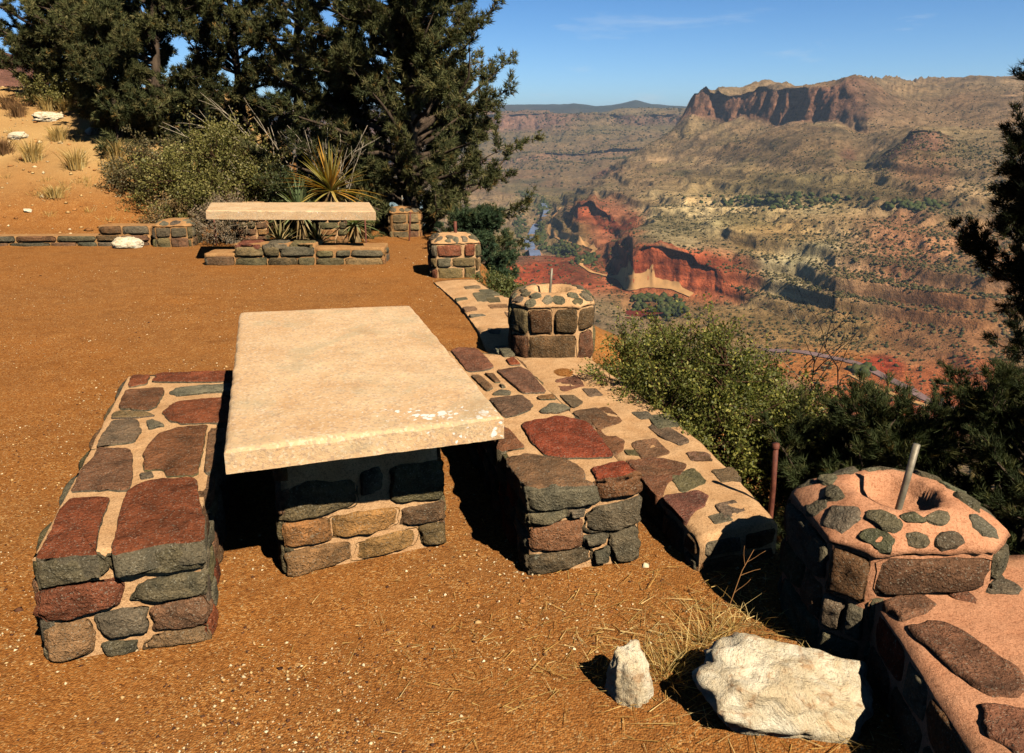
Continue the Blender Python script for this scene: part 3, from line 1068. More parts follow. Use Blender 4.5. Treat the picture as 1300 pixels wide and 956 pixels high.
# ------------------------------------------------------------------ stone pillars with cobbled caps
def pillar(label, c, a, ch, rot, zb, zt, cap, pal, pipe=None, mort=None, hole=True, course=.15, cob=.085, name='stone_pillar', cobcol=(GREY, GREY2, GREY, (.17, .16, .10)), ay=1.0, one_row=.75):
    t = thing(name, label, 'stone pillar', [c[0], c[1], zb], 'stone pillars at the terrace edge')
    base = np.array([(-a + ch, -a), (a - ch, -a), (a, -a + ch), (a, a - ch), (a - ch, a), (-a + ch, a), (-a, a - ch), (-a, -a + ch)])
    base[:, 1] *= ay
    cr_, sr = math.cos(rot), math.sin(rot)
    base = np.stack([base[:, 0] * cr_ - base[:, 1] * sr, base[:, 0] * sr + base[:, 1] * cr_], 1)
    mb = MB()
    prism(mb, [np.array(c) + q * .965 for q in base], zb - .4, zt - .01, .04, .008, top=False)
    # cap: sloping mortar shoulder, rim, sunken centre
    ring = []
    for i in range(8):
        p, q = base[i], base[(i + 1) % 8]
        n = max(2, int(np.linalg.norm(q - p) / .03))
        ring += [p + (q - p) * k / n for k in range(n)]
    ring = np.array(ring)
    rr_ = np.linalg.norm(ring, axis=1)[:, None]
    circ = ring / rr_ * a * (.5 + .5 * ay)
    m = len(ring)
    prof = [(.97, 0, -.015), (1.0, 0, .0), (.97, .05, .2), (.90, .2, .42), (.80, .4, .68), (.70, .6, .88), (.62, .8, .98), (.54, .9, 1.0), (.47, 1, .92), (.43, 1, .45)]
    if hole:
        prof += [(.36, 1, .3), (.25, 1, .22), (.12, 1, .2)]
    else:
        prof[7:] = [(.5, 1, 1.03), (.35, 1, 1.06), (.2, 1, 1.08), (.08, 1, 1.09)]
    V = []
    for s, mix, hh in prof:
        xy = (ring * (1 - mix) + circ * mix) * s
        V.append(np.concatenate([xy + c, np.full((m, 1), zt + cap * hh)], 1))
    V = np.concatenate(V)
    V = V + np.stack([fbm(V * 14, 3, 1), fbm(V * 14, 3, 2), fbm(V * 14, 4, 3) + .6 * fbm(V * 45, 3, 4)], 1) * .014
    mb.add(V, grid_faces(len(prof), m, True))
    k = mb.n - m
    mb.arr.append(np.array([[k + i for i in range(m)]]))
    mb.build('mortar_core', mort or M_mortar, t)
    mb = MB()
    for i in range(8):
        p, q = base[i] + c, base[(i + 1) % 8] + c
        L = np.linalg.norm(q - p)
        auto_masonry(mb, p, q, zb - .02, zt - .008, course, pal=pal, length=(min(.18, L * .5), min(.42, L)), gap=.014)
    # cobbles bedded in the shoulder
    per = 2 * math.pi * a * .86
    nco = int(per / (cob * 1.12))
    for i in range(nco):
        th = 2 * math.pi * (i + rng.uniform(-.12, .12)) / nco + .2
        dr = np.array([math.cos(th), math.sin(th)])
        j = np.argmin(np.abs(np.arctan2(ring[:, 1], ring[:, 0]) - math.atan2(dr[1], dr[0])))
        R1 = np.linalg.norm(ring[j])
        for lo, hi, zl, zh in (((.97, .68, .15, .92),) if rng.random() < one_row else ((.99, .80, .08, .6), (.80, .60, .66, .98))):
            rA, rB = R1 * lo, (R1 * .5 + a * .5 * (.5 + .5 * ay)) * hi
            tang = np.array([-dr[1], dr[0]])
            w = cob * rng.uniform(.46, .58)
            mid = np.array([*(np.array(c) + dr * (rA + rB) / 2), zt + cap * (zl + zh) / 2 + .004])
            down = np.array([*(dr * (rA - rB) / 2), cap * (zl - zh) / 2]) * rng.uniform(.85, 1.02)
            tg = np.array([*tang, 0]) * w
            n_ = np.cross(tg, down)
            if n_[2] < 0: n_ = -n_
            pts = []
            for q in range(9):
                aa = 2 * math.pi * q / 9
                k1 = rng.uniform(.78, 1.2)
                pts.append(mid + (math.cos(aa) * tg + math.sin(aa) * down) * k1)
            stone(mb, pts, n_, vary(cobcol[rng.integers(len(cobcol))], .2), depth=.03, bulge=.010, rough=.009, edge=.006, M=36, facet=.18)
    mb.build('stone_facing', M_stone, t)
    if pipe:
        (px, py), ln, rad, lean, mat = pipe
        b = np.array([c[0] + px, c[1] + py, zt + cap * .15])
        mb = MB()
        tube(mb, [b, b + np.array([lean[0], lean[1], 1]) * ln * .5, b + np.array([lean[0], lean[1], 1]) * ln], rad, sides=12)
        mb.build('pipe', mat, t)
    return t


PALP = [GREY, OLIVE, (.15, .10, .055), (.2, .16, .09), (.17, .085, .05)]
cC = P(702, 458, .05)[:2] + [0, .34]
cB = P(575, 352, .0)[:2] + [0, .30]
cA = P(513, 301, .0)[:2] + [0, .28]
pillar('stone pillar with an upright pipe in its cobbled cap, beside the leafy green shrub at the end of the right bench', cC, .36, .145, .0, .05, .52, .09, PALP, ((-.02, -.02), .26, .011, (.06, 0), M_pipe), course=.2, cob=.105)
pillar('mid distance pillar of squared stones with rusty bar on top, standing where the curb wall begins', cB, .335, .07, .16, -.02, .46, .09, [GREY, OLIVE, (.24, .09, .05), (.26, .18, .09)], ((.02, .05), .24, .022, (0, 0), M_rust), hole=False, course=.15, cob=.10)
pillar('farthest stone pillar, close to the right end of the far concrete table', cA, .30, .05, .14, -.05, .44, .09, [(.27, .2, .11), BRN, OLIVE, TAN2], ((-.05, .0), .28, .010, (0, 0), M_pipe), hole=False, course=.17, cob=.11, mort=M_mortar_old)
pillar('large close pillar with a bent pipe and an open hole in its pink cobbled cap', DC, .36, .13, .06, .0, .49, .11, [GREY, GREY2, OLIVE, BRN], ((-.01, -.04), .30, .013, (.16, .05), M_pipe), mort=M_mortar_pink, course=.2, cob=.125, ay=.82, one_row=.3)

# stump of a pillar at the end of the low wall on the left
cS = P(218, 313, 0)[:2] + [0, .3]
pillar('squat broken stone pillar ending the low wall left of the far table', cS, .33, .07, .1, -.02, .34, .09, [GREY, OLIVE, BRN], None, hole=False, course=.17, cob=.17, mort=M_mortar_old)

# iron posts
for (px0, py0, zb), (px1, py1), rad, lab in (((976, 676, .02), (985, 566), .013, 'rusty iron post upright in the gap between the curb wall and the large close pillar'), ((519, 307, -.02), (521, 270), .014, 'rusty iron post standing in front of the farthest stone pillar')):
    b = P(px0, py0, zb)
    d = ray(px1, py1)
    k = b[1] / d[1]
    tp = np.array([0, 0, H]) + d * k
    t = thing('iron_post', lab, 'post', b, 'rusty iron posts')
    mb = MB()
    tube(mb, [b - [0, 0, .1], b * .5 + tp * .5 + [.004, 0, 0], tp], rad, sides=10)
    mb.build('post_shaft', M_rust, t)
    mb = MB()
    tube(mb, [tp - [0, 0, .012], tp + [0, 0, .012]], rad * 1.35, sides=10)
    mb.build('post_cap', M_rust, t)

# ------------------------------------------------------------------ far table and its front bench
s2 = [P(261, 267, ZT), P(477, 268, ZT), P(469, 256.5, ZT), P(267, 257, ZT)]
c2 = sum(s2) / 4
ft = thing('picnic_table', 'far picnic table with a concrete top seen edge on, in front of the yuccas', 'picnic table', [*c2[:2], 0], 'concrete picnic tables')
mb = MB()
rough_box(mb, s2, ZT - .13, ZT, (80, 40), .016, .004, lambda V: np.clip(.12 + .25 * (V[:, 2] < ZT - .01) * vnoise(V * 1.5, 4), 0, 1), seed=5)
mb.build('table_top', M_conc, ft)
w = s2[3] - s2[0]
w[2] = 0
for x0, x1 in ((301, 339), (405, 440)):
    a = P(x0, 311, 0) + [0, .1, 0]
    b = P(x1, 311, 0) + [0, .1, 0]
    support(ft, a, b, w / np.linalg.norm(w) * .7, ZT - .13)
for x in (275, 465):
    b = P(x, 312, 0)
    mb = MB()
    tube(mb, [b - [0, 0, .1], [b[0], b[1], ZT - .12]], .014, sides=8)
    mb.build('prop_rod', M_rust, ft)

a0, a1 = P(260, 337, 0), P(487, 336, 0)
fb = thing('stone_bench', 'low ragged stone bench with a crumbling mortar top in front of the far table', 'stone bench', (a0 + a1) / 2)
mb = MB()
dd = np.array([0, .5, 0])
v = (a1 - a0)
segs = [(0, .17, .17), (.17, .62, .31), (.62, 1.0, .25)]
for s0, s1, hh in segs:
    p, q = a0 + v * s0, a0 + v * s1
    prism(mb, [p + [.0, .03, 0], q + [0, .03, 0], q + dd, p + dd], -.05, hh, .04, .02)
mb.build('mortar_core', M_mortar_old, fb)
mb = MB()
for s0, s1, hh in segs:
    p, q = a0 + v * s0, a0 + v * s1
    auto_masonry(mb, p[:2], q[:2], -.02, hh - .03, .13, pal=[GREY, OLIVE, BRN, GREY2, (.4, .27, .14)], length=(.22, .5), gap=.016)
    if s0 < .5 and s0 > 0:
        for k in range(3):
            x0, x1 = k / 3 + .02, (k + 1) / 3 - .02
            stone(mb, [p + (q - p) * x0 + [0, .01, hh], p + (q - p) * x1 + [0, .01, hh], p + (q - p) * x1 + dd * .8 + [0, 0, hh], p + (q - p) * x0 + dd * .7 + [0, 0, hh]], (0, 0, 1), vary(((.26, .10, .06), GREY, OLIVE)[k]), depth=.07, bulge=.02, rough=.02)
auto_masonry(mb, a1[:2], (a1 + dd)[:2], -.02, .2, .12)
auto_masonry(mb, (a0 + dd)[:2], a0[:2], -.02, .14, .12)
mb.build('stone_facing', M_stone, fb)

# low retaining wall at the foot of the hill
p0, p1 = P(-260, 316, 0), P(190, 312, 0)
lw = thing('retaining_wall', 'low dry stone retaining wall at the foot of the straw coloured hillside', 'low wall', (p0 + p1) / 2)
mb = MB()
prism(mb, [p0 + [0, .03, 0], p1 + [0, .03, 0], p1 + [0, .36, 0], p0 + [0, .36, 0]], -.05, .17, .06, .02)
q0 = P(126, 312, 0)
prism(mb, [q0 + [0, .06, 0], p1 + [0, .06, 0], p1 + [0, .40, 0], q0 + [0, .40, 0]], .15, .33, .06, .02)
mb.build('mortar_core', M_mortar_old, lw)
mb = MB()
auto_masonry(mb, p0[:2], p1[:2], -.04, .19, .15, pal=[GREY, OLIVE, GREY, BRN], length=(.3, .75), gap=.02)
auto_masonry(mb, (q0 + [0, .04, 0])[:2], (p1 + [0, .04, 0])[:2], .19, .34, .15, pal=[GREY, OLIVE, BRN], length=(.25, .55), gap=.02)
mb.build('stone_facing', M_stone, lw)


# ------------------------------------------------------------------ loose rocks
def boulder(name, label, c, size, rot, seed, mat, flat=1.0):
    n, m = 40, 64
    th = np.linspace(0.02, math.pi - .02, n)
    ph = np.linspace(0, 2 * math.pi, m, endpoint=False)
    T, Q = np.meshgrid(th, ph, indexing='ij')
    D = np.stack([np.sin(T) * np.cos(Q), np.sin(T) * np.sin(Q), np.cos(T)], -1)
    r = 1 + .30 * fbm(D * 1.4 + seed, 3, seed) + .24 * ridged(D * 2.2 + seed, 4, seed + 3)
    # facets
    lr = np.random.default_rng(seed + 5)
    for k in range(8):
        a = lr.normal(size=3)
        if k == 0: a = np.array([.1, -.25, 1.0])
        a /= np.linalg.norm(a)
        lim = lr.uniform(.70, .92)
        dd_ = (D @ a) * r
        r = np.where(dd_ > lim, lim / np.maximum(D @ a, .05), r)
    r = r + .05 * fbm(D * 7 + seed, 4, seed + 8) + .06 * ridged(D * np.array([3, 3, 7]) + seed, 3, seed + 2)
    V = D * r[..., None] * np.array(size)
    c_, s_ = math.cos(rot), math.sin(rot)
    V = np.stack([V[..., 0] * c_ - V[..., 1] * s_, V[..., 0] * s_ + V[..., 1] * c_, V[..., 2]], -1) + np.array(c)
    mb = MB()
    mb.add(V.reshape(-1, 3), grid_faces(n, m, True)[:, ::-1])
    for row, fl in ((0, 0), (n - 1, 1)):
        q = [row * m + i for i in range(m)]
        mb.arr.append(np.array([q if not fl else q[::-1]]))
    o = mb.build(name, mat)
    # origin at the base
    loc = np.array([c[0], c[1], c[2]])
    o.data.transform(__import__('mathutils').Matrix.Translation([-float(x) for x in loc]))
    o.location = [float(x) for x in loc]
    tag(o, label, 'rock')
    return o


boulder('white_rock', 'large white and rust stained rock low in the foreground, half buried in straw', [*P(985, 892, 0)[:2], .03], (.285, .20, .165), .15, 3, M_white)
boulder('white_rock', 'small pointed white rock left of the large white foreground rock', [*P(797, 878, 0)[:2], .03], (.085, .08, .17), .6, 11, M_white)
boulder('white_rock', 'white stone lying in front of the squat pillar stump', [*P(166, 314, 0)[:2], .05], (.25, .16, .13), .2, 21, M_white)
for i, (px, py, s, lab) in enumerate([(22, 175, .22, 'pale rock on the hillside beside a straw tuft'), (60, 152, .3, 'broad cream rock near the crest of the hillside'), (118, 168, .2, 'small cream rock below the dark pines on the hill'), (36, 268, .08, 'small white stone on bare soil above the retaining wall')]):
    g = PG(px, py)
    boulder('hill_rock', lab, [g[0], g[1], g[2] + s * .15], (s, s * .8, s * .5), i, 31 + i, M_white)

# ------------------------------------------------------------------ vegetation


def unit(v):
    v = np.asarray(v, float)
    return v / (np.linalg.norm(v) + 1e-9)


def polyline(p, d, L, n, wig, up):
    pts = [np.array(p, float)]
    d = unit(d)
    for i in range(n):
        d = unit(d + rng.normal(size=3) * wig + np.array([0, 0, up]))
        pts.append(pts[-1] + d * L / n)
    return np.array(pts)


def along(pl, s):
    t = s * (len(pl) - 1)
    i = min(int(t), len(pl) - 2)
    return pl[i] + (pl[i + 1] - pl[i]) * (t - i), unit(pl[i + 1] - pl[i])


def side_dir(d, ang):
    r = rng.normal(size=3)
    s = unit(np.cross(d, r))
    return unit(d * math.cos(ang) + s * math.sin(ang))


def conifer(name, label, loc, height, radius, nl, seed, prof, lean=(0, 0), tw=9, tufts=17, nb=13, bl=.11, bw=.019, cols=((.115, .115, .042), (.065, .075, .030), (.17, .15, .06)), base=.06, trunk_r=.13, slope=(.05, .9), group=None, spread=.10, twl=.36, bend=.06, cull=None, side=None, cat='tree', leafy=.85):
    global rng
    keep = rng
    rng = np.random.default_rng(seed)
    loc = np.array(loc, float)
    t = thing(name, label, cat, loc, group)
    wood = MB()
    top = loc + np.array([lean[0], lean[1], height])
    k = np.linspace(0, 1, 12)
    tr = loc + (top - loc) * k[:, None] + np.stack([fbm(np.stack([k * 2.2 + seed, k * 0, k * 0], -1), 2, 1), fbm(np.stack([k * 2.2, k * 0 + seed, k * 0], -1), 2, 2), k * 0], -1) * .22 * min(1, height / 5)
    tr[0] = loc - [0, 0, .15]
    tube(wood, tr, trunk_r * (1 - k * .9), sides=10)
    O, D = [], []
    for i in range(nl):
        s = base + (1 - base) * ((i + rng.random()) / nl) ** .92
        az = rng.uniform(0, 2 * math.pi)
        if side is not None and rng.random() < .7: az = side + rng.normal() * .8
        L = radius * prof(s) * rng.uniform(.6, 1.2)
        p, _ = along(tr, min(s, .985))
        sl = slope[0] + (slope[1] - slope[0]) * s + rng.normal() * .12
        br = polyline(p, (math.cos(az), math.sin(az), sl), L, 6, .16, bend)
        if cull is not None and not cull(br[-1]): continue
        tube(wood, br, np.linspace(max(.012, .022 * L + .006) * (trunk_r / .13) ** .5, .004, 7), sides=5)
        m = max(3, int(tw * (L / radius + .25)))
        for j in range(m):
            ss = rng.uniform(.22, 1.0) if j else 1.0
            q, d = along(br, ss)
            d2 = side_dir(d, rng.uniform(.3, 1.1)) if j else d
            d2 = unit(d2 + [0, 0, .18])
            tl = twl * rng.uniform(.5, 1.2) * (1.1 - .3 * ss)
            tp = polyline(q, d2, tl, 4, .2, .08)
            tube(wood, tp, np.linspace(.008, .003, 5) * (trunk_r / .13) ** .5, sides=3, cap=False)
            n = max(2, int(tufts * tl / twl))
            sp = rng.random(n) ** .75
            ii = np.minimum((sp * 4).astype(int), 3)
            pos = tp[ii] + (tp[ii + 1] - tp[ii]) * (sp * 4 - ii)[:, None]
            pos = pos + rng.normal(size=(n, 3)) * spread * twl
            O.append(pos)
            D.append(np.repeat(unit(tp[-1] - tp[0])[None], n, 0))
    wood.build('trunk', M_bark, t)
    O, D = np.concatenate(O), np.concatenate(D)
    n = len(O)
    C = np.array(cols)
    clump = fbm(O * 1.6 + seed, 3, seed)[:, None]
    w = np.clip(.5 + clump * 1.1 + rng.normal(size=(n, 1)) * .2, 0, 1)
    base_c = C[1] * (1 - w) + C[0] * w
    hi = rng.random((n, 1)) < .22
    base_c = np.where(hi, C[2], base_c) * (1 + .45 * fbm(O * .9 + seed * 2.7, 3, seed + 5)[:, None])
    base_c = np.where(rng.random((n, 1)) < .05, base_c * [1.7, 1.15, .9], base_c)
    O = np.repeat(O, nb, 0)
    Dn = np.repeat(D, nb, 0) * leafy + rand_dirs(n * nb) + [0, 0, .15]
    cc_ = np.repeat(base_c, nb, 0) * rng.uniform(.7, 1.25, (n * nb, 1))
    mb = MB()
    blades(mb, O + rng.normal(size=O.shape) * bl * .12, Dn, bl * rng.uniform(.7, 1.2, n * nb), bw, cc_)
    mb.build('crown', M_leaf, t)
    rng = keep
    return t


def round_prof(s): return max(.25, math.sin(math.pi * min(1, .22 + s * .74)) ** .6)


def cone_prof(s): return .25 + .85 * (1 - s) ** .8 * min(1, .45 + s * 3)


GT = 'trees behind the terrace'
def hill_tree(lab, x, y, h, r, n, seed, prof=round_prof, **k):
    conifer('pinyon_pine', lab, [x, y, G(x, y) - .1], h, r, n, seed, prof, group=GT, **k)


hill_tree('leftmost dark pine on the crest of the straw hillside', -12.6, 22.2, 4.6, 1.5, 80, 1, base=.02)
hill_tree('dense dark pine on the hill, left of the olive shrub', -10.3, 21.0, 5.6, 1.7, 130, 2, base=.01)
hill_tree('broad pine standing directly behind the olive shrub', -8.2, 19.2, 6.6, 1.75, 140, 3, base=.01)
hill_tree('dark pine with a rounded crown between the broad pine and the open crowned one', -6.5, 19.6, 6.4, 1.6, 120, 9, base=.02)
conifer('pinyon_pine', 'open crowned pine showing bare dark limbs and sky behind the yellow yucca', [-4.75, 18.0, G(-4.75, 18.0) - .1], 6.6, 1.65, 64, 4, lambda s: .25 + 1.0 * sstep(.10, .6, s) * max(.4, 1.25 - s), group=GT, base=.10, tw=8, lean=(.3, 0), trunk_r=.16)
conifer('pinyon_pine', 'tallest dark green pine, right of the yuccas against the canyon', [-1.95, 15.8, -1.6], 8.5, 2.6, 270, 5, lambda s: .32 + .85 * sstep(-.2, .16, s) * (1 - s) ** .62, group=GT, base=.02, tw=10, tufts=18, lean=(-.25, 0), trunk_r=.17, twl=.42, cull=lambda q: q[0] / q[1] < .022)
conifer('juniper', 'bluish green juniper at the foot of the tallest pine, behind the mid distance pillar', [-.50, 13.0, -2.1], 2.5, .85, 80, 6, round_prof, group=GT, base=.02, cols=((.06, .095, .045), (.035, .06, .032), (.09, .12, .055)), bl=.07, bw=.014, trunk_r=.07, twl=.28)
conifer('pinyon_pine', 'low bushy pine between the tall pine and the open crowned pine', [-3.5, 17.0, -.3], 3.6, 1.0, 64, 7, round_prof, group=GT, base=.03, trunk_r=.08)
hill_tree('small scrubby pine filling the gap left of the dense dark pine', -11.5, 21.6, 2.9, 1.1, 60, 8, base=.02, trunk_r=.08)
hill_tree('low dark pine at the foot of the dense dark pine, touching the olive shrub', -8.7, 18.0, 2.6, 1.0, 60, 10, base=.02, trunk_r=.08)

# pines close by on the right
DK = ((.034, .040, .016), (.018, .022, .010), (.06, .06, .02))  # needle colours darkened to stand in for shade on the pine
MD = ((.055, .068, .024), (.028, .036, .015), (.10, .10, .034))
GN = 'pines on the drop at the right'
conifer('pinyon_pine', 'dark pine at the right edge of the picture, its branch tips against the mesa', [3.60, 4.85, -1.9], 4.12, .72, 120, 11, lambda s: .6 + .45 * math.sin(1.2 + s * 9.0) * (.4 + .6 * s), group=GN, base=.12, tw=12, tufts=20, nb=20, bl=.055, bw=.0050, cols=DK, trunk_r=.06, twl=.27, spread=.06, leafy=1.1, lean=(-.15, 0))
conifer('pinyon_pine', 'low spreading pine behind the large close pillar', [2.95, 4.1, -1.6], 2.0, .95, 80, 12, round_prof, group=GN, base=.1, tw=10, tufts=19, nb=20, bl=.055, bw=.0048, cols=MD, trunk_r=.05, twl=.26, spread=.06, leafy=1.1)
conifer('pinyon_pine', 'small dark pine between the leafy green shrub and the large close pillar', [2.2, 4.5, -1.6], 1.75, .85, 70, 13, round_prof, group=GN, base=.1, tw=10, tufts=19, nb=19, bl=.055, bw=.0048, cols=MD, trunk_r=.05, twl=.26, spread=.06, leafy=1.1)


def shrub(name, label, loc, rx, ry, h, nst, sub, twg, nleaf, leaf, cols, seed, stem_m, group=None, stem_r=.012, leafmat=None, droop=0., base_r=.25, fullness=(.35, 1.0), aspect=.6):
    global rng
    keep = rng
    rng = np.random.default_rng(seed)
    loc = np.array(loc, float)
    t = thing(name, label, 'shrub', loc, group)
    wood = MB()
    LO, LD = [], []
    for i in range(nst):
        az = rng.uniform(0, 2 * math.pi)
        el = math.asin(rng.uniform(.02, 1.0) ** .9)
        tgt = loc + np.array([math.cos(az) * math.cos(el) * rx, math.sin(az) * math.cos(el) * ry, math.sin(el) * h * rng.uniform(.75, 1.08)])
        st = loc + np.array([rng.normal() * base_r * rx * .5, rng.normal() * base_r * ry * .5, -.05])
        k = np.linspace(0, 1, 7)[:, None]
        pl = st + (tgt - st) * k + np.array([0, 0, 1]) * (np.sin(k * math.pi) * .12 * h)
        pl[1:] += rng.normal(size=(6, 3)) * .035 * h
        tube(wood, pl, np.linspace(stem_r, stem_r * .25, 7), sides=5)
        for j in range(sub):
            q, d = along(pl, rng.uniform(*fullness))
            sl = .30 * h * rng.uniform(.5, 1.2)
            sp = polyline(q, side_dir(d, rng.uniform(.3, 1.0)), sl, 4, .22, .08)
            tube(wood, sp, np.linspace(stem_r * .4, stem_r * .15, 5), sides=4, cap=False)
            for w_ in range(twg):
                q2, d2 = along(sp, rng.uniform(.25, 1))
                tl = .13 * h * rng.uniform(.6, 1.3)
                e = q2 + side_dir(d2, rng.uniform(.2, 1.0)) * tl
                if nleaf:
                    s = rng.random((nleaf, 1))
                    LO.append(q2 + (e - q2) * s + rng.normal(size=(nleaf, 3)) * leaf * .7)
                    LD.append(np.repeat(unit(e - q2)[None], nleaf, 0))
                if twg <= 4 or w_ < 2:
                    tube(wood, np.array([q2, (q2 + e) / 2, e]), [stem_r * .15, stem_r * .12, stem_r * .08], sides=3, cap=False)
    wood.build('stems', stem_m, t)
    if LO:
        O, D = np.concatenate(LO), np.concatenate(LD)
        n = len(O)
        C = np.array(cols)
        w_ = np.clip(.5 + fbm(O * 3.2 + seed, 3, seed)[:, None] + rng.normal(size=(n, 1)) * .3, 0, 1)
        c = C[0] * (1 - w_) + C[1] * w_
        c = np.where(rng.random((n, 1)) < .2, C[2], c) * rng.uniform(.7, 1.25, (n, 1))
        mb = MB()
        blades(mb, O, D * .5 + rand_dirs(n) + [0, 0, .2], leaf * rng.uniform(.7, 1.3, n), leaf * aspect * rng.uniform(.8, 1.2, n), c, leaf=True)
        mb.build('foliage', leafmat or M_leaf2, t)
    rng = keep
    return t


MZ = ((.09, .105, .024), (.18, .185, .040), (.35, .315, .07))
q = P(905, 560, -.2)
shrub('leafy_shrub', 'big yellow green shrub with small round leaves leaning over the curb wall', [1.42, 5.55, -.75], .96, .90, 1.18, 66, 12, 8, 14, .025, MZ, 41, M_redtwig, stem_r=.014)
shrub('leafy_shrub', 'yellow green shrub right beside the square pillar with the upright pipe', [1.14, 6.75, -.95], .64, .66, 1.04, 46, 11, 8, 14, .025, MZ, 42, M_redtwig, stem_r=.011)
shrub('leafy_shrub', 'thin olive shrub with bare tips, right of the big yellow green shrub', [2.25, 5.35, -1.2], .7, .6, 1.40, 26, 7, 6, 7, .022, MZ, 43, M_redtwig, stem_r=.010)
shrub('dead_shrub', 'bleached leafless shrub sticking up against the orange road cut', [2.62, 5.9, -1.25], .62, .3, 2.0, 11, 4, 3, 0, .02, MZ, 44, M_twig, stem_r=.010, fullness=(.5, 1))

OL = ((.15, .145, .04), (.24, .215, .06), (.34, .29, .10))
g = PG(262, 250)
shrub('olive_shrub', 'large rounded olive shrub at the foot of the hill behind the far table', [-5.75, 15.6, G(-5.75, 15.6)], 1.55, 1.0, 1.75, 60, 9, 7, 10, .050, OL, 51, M_redtwig, stem_r=.014)
shrub('olive_shrub', 'smaller pale olive shrub merging into the left side of the large rounded one', [-7.15, 16.2, G(-7.15, 16.2)], .8, .7, 1.15, 30, 8, 6, 9, .045, ((.14, .12, .05), (.19, .155, .07), (.28, .21, .1)), 52, M_redtwig)
shrub('olive_shrub', 'dark green shrub close behind the green yuccas', [-4.15, 14.6, G(-4.15, 14.6)], .75, .6, 1.1, 34, 8, 6, 10, .045, ((.05, .07, .025), (.08, .09, .03), (.12, .12, .05)), 53, M_redtwig)
shrub('dry_shrub', 'grey leafless tangle of twigs beside the left end of the far table', [-4.95, 13.75, G(-4.95, 13.75)], .5, .45, .85, 40, 6, 5, 5, .035, ((.30, .22, .14), (.38, .28, .18), (.22, .15, .09)), 54, M_twig, stem_r=.007, leafmat=M_dry)
shrub('dry_shrub', 'brown dry brush in front of the pale olive shrub', [-6.35, 14.7, G(-6.35, 14.7)], .5, .35, .6, 30, 6, 5, 5, .035, ((.34, .22, .09), (.42, .28, .12), (.2, .12, .06)), 55, M_twig, stem_r=.006, leafmat=M_dry)
shrub('olive_shrub', 'low grey green brush under the leftmost pine', [-11.4, 21.0, G(-11.4, 21.0)], 1.1, .6, .9, 34, 7, 6, 9, .05, OL, 56, M_redtwig)
shrub('leafy_shrub', 'low tuft of pale green leaves at the foot of the juniper beside the curb wall', [-.22, 10.4, -.45], .42, .4, .55, 20, 7, 6, 9, .035, ((.10, .12, .035), (.16, .17, .05), (.22, .2, .07)), 57, M_redtwig, stem_r=.006)

# bare arching dead branches behind the olive shrub
t = thing('dead_branches', 'pale arching dead branches rising between the pines behind the yucca', 'dead branches', [-4.3, 16.2, G(-4.3, 16.2)])
mb = MB()
for i in range(34):
    b0 = np.array([-4.3 + rng.normal() * .18, 16.2 + rng.normal() * .2, .2])
    L = rng.uniform(1.6, 3.1)
    d = unit([-.62 + rng.normal() * .38, rng.normal() * .2, 1.0])
    pl = polyline(b0, d, L, 10, .06, -.05)
    tube(mb, pl, np.linspace(.017, .004, 11), sides=5)
    for j in range(3):
        q, dd2 = along(pl, rng.uniform(.4, .9))
        tube(mb, polyline(q, side_dir(dd2, .5), rng.uniform(.3, .8), 5, .1, -.05), np.linspace(.007, .003, 6), sides=4)
mb.build('branch', M_twig, t)
t = thing('dead_branches', 'thin upright pale twigs right of the yellow yucca before the tall pine', 'dead branches', [-3.3, 14.6, G(-3.3, 14.6)])
mb = MB()
for i in range(14):
    b0 = np.array([-3.3 + rng.normal() * .2, 14.6 + rng.normal() * .2, 0])
    pl = polyline(b0, [rng.normal() * .22, rng.normal() * .15, 1], rng.uniform(1.2, 2.3), 8, .07, .02)
    tube(mb, pl, np.linspace(.010, .003, 9), sides=5)
    for j in range(4):
        q, dd2 = along(pl, rng.uniform(.3, .9))
        tube(mb, polyline(q, side_dir(dd2, .6), rng.uniform(.2, .6), 4, .1, .02), np.linspace(.005, .002, 5), sides=4)
mb.build('branch', M_twig, t)


def strap_leaves(mb, c, n, L, W, cols, el=(-.1, 1.3), sag=.25):
    for i in range(n):
        az = rng.uniform(0, 2 * math.pi)
        e = rng.uniform(*el)
        d = np.array([math.cos(az) * math.cos(e), math.sin(az) * math.cos(e), math.sin(e)])
        l = L * rng.uniform(.75, 1.1)
        k = np.linspace(0, 1, 6)[:, None]
        p = c + d * l * k - np.array([0, 0, 1]) * (k ** 2 * sag * l * math.cos(e))
        s = unit(np.cross(d, [0, 0, 1.0]))
        w = W * np.array([.6, 1, .95, .75, .45, .02])[:, None]
        up = np.cross(s, d)
        V = np.stack([p - s * w * .5 + up * w * .18, p, p + s * w * .5 + up * w * .18], 1)
        mb.add(V.reshape(-1, 3), grid_faces(6, 3), np.array(cols[rng.integers(len(cols))]) * rng.uniform(.8, 1.2))


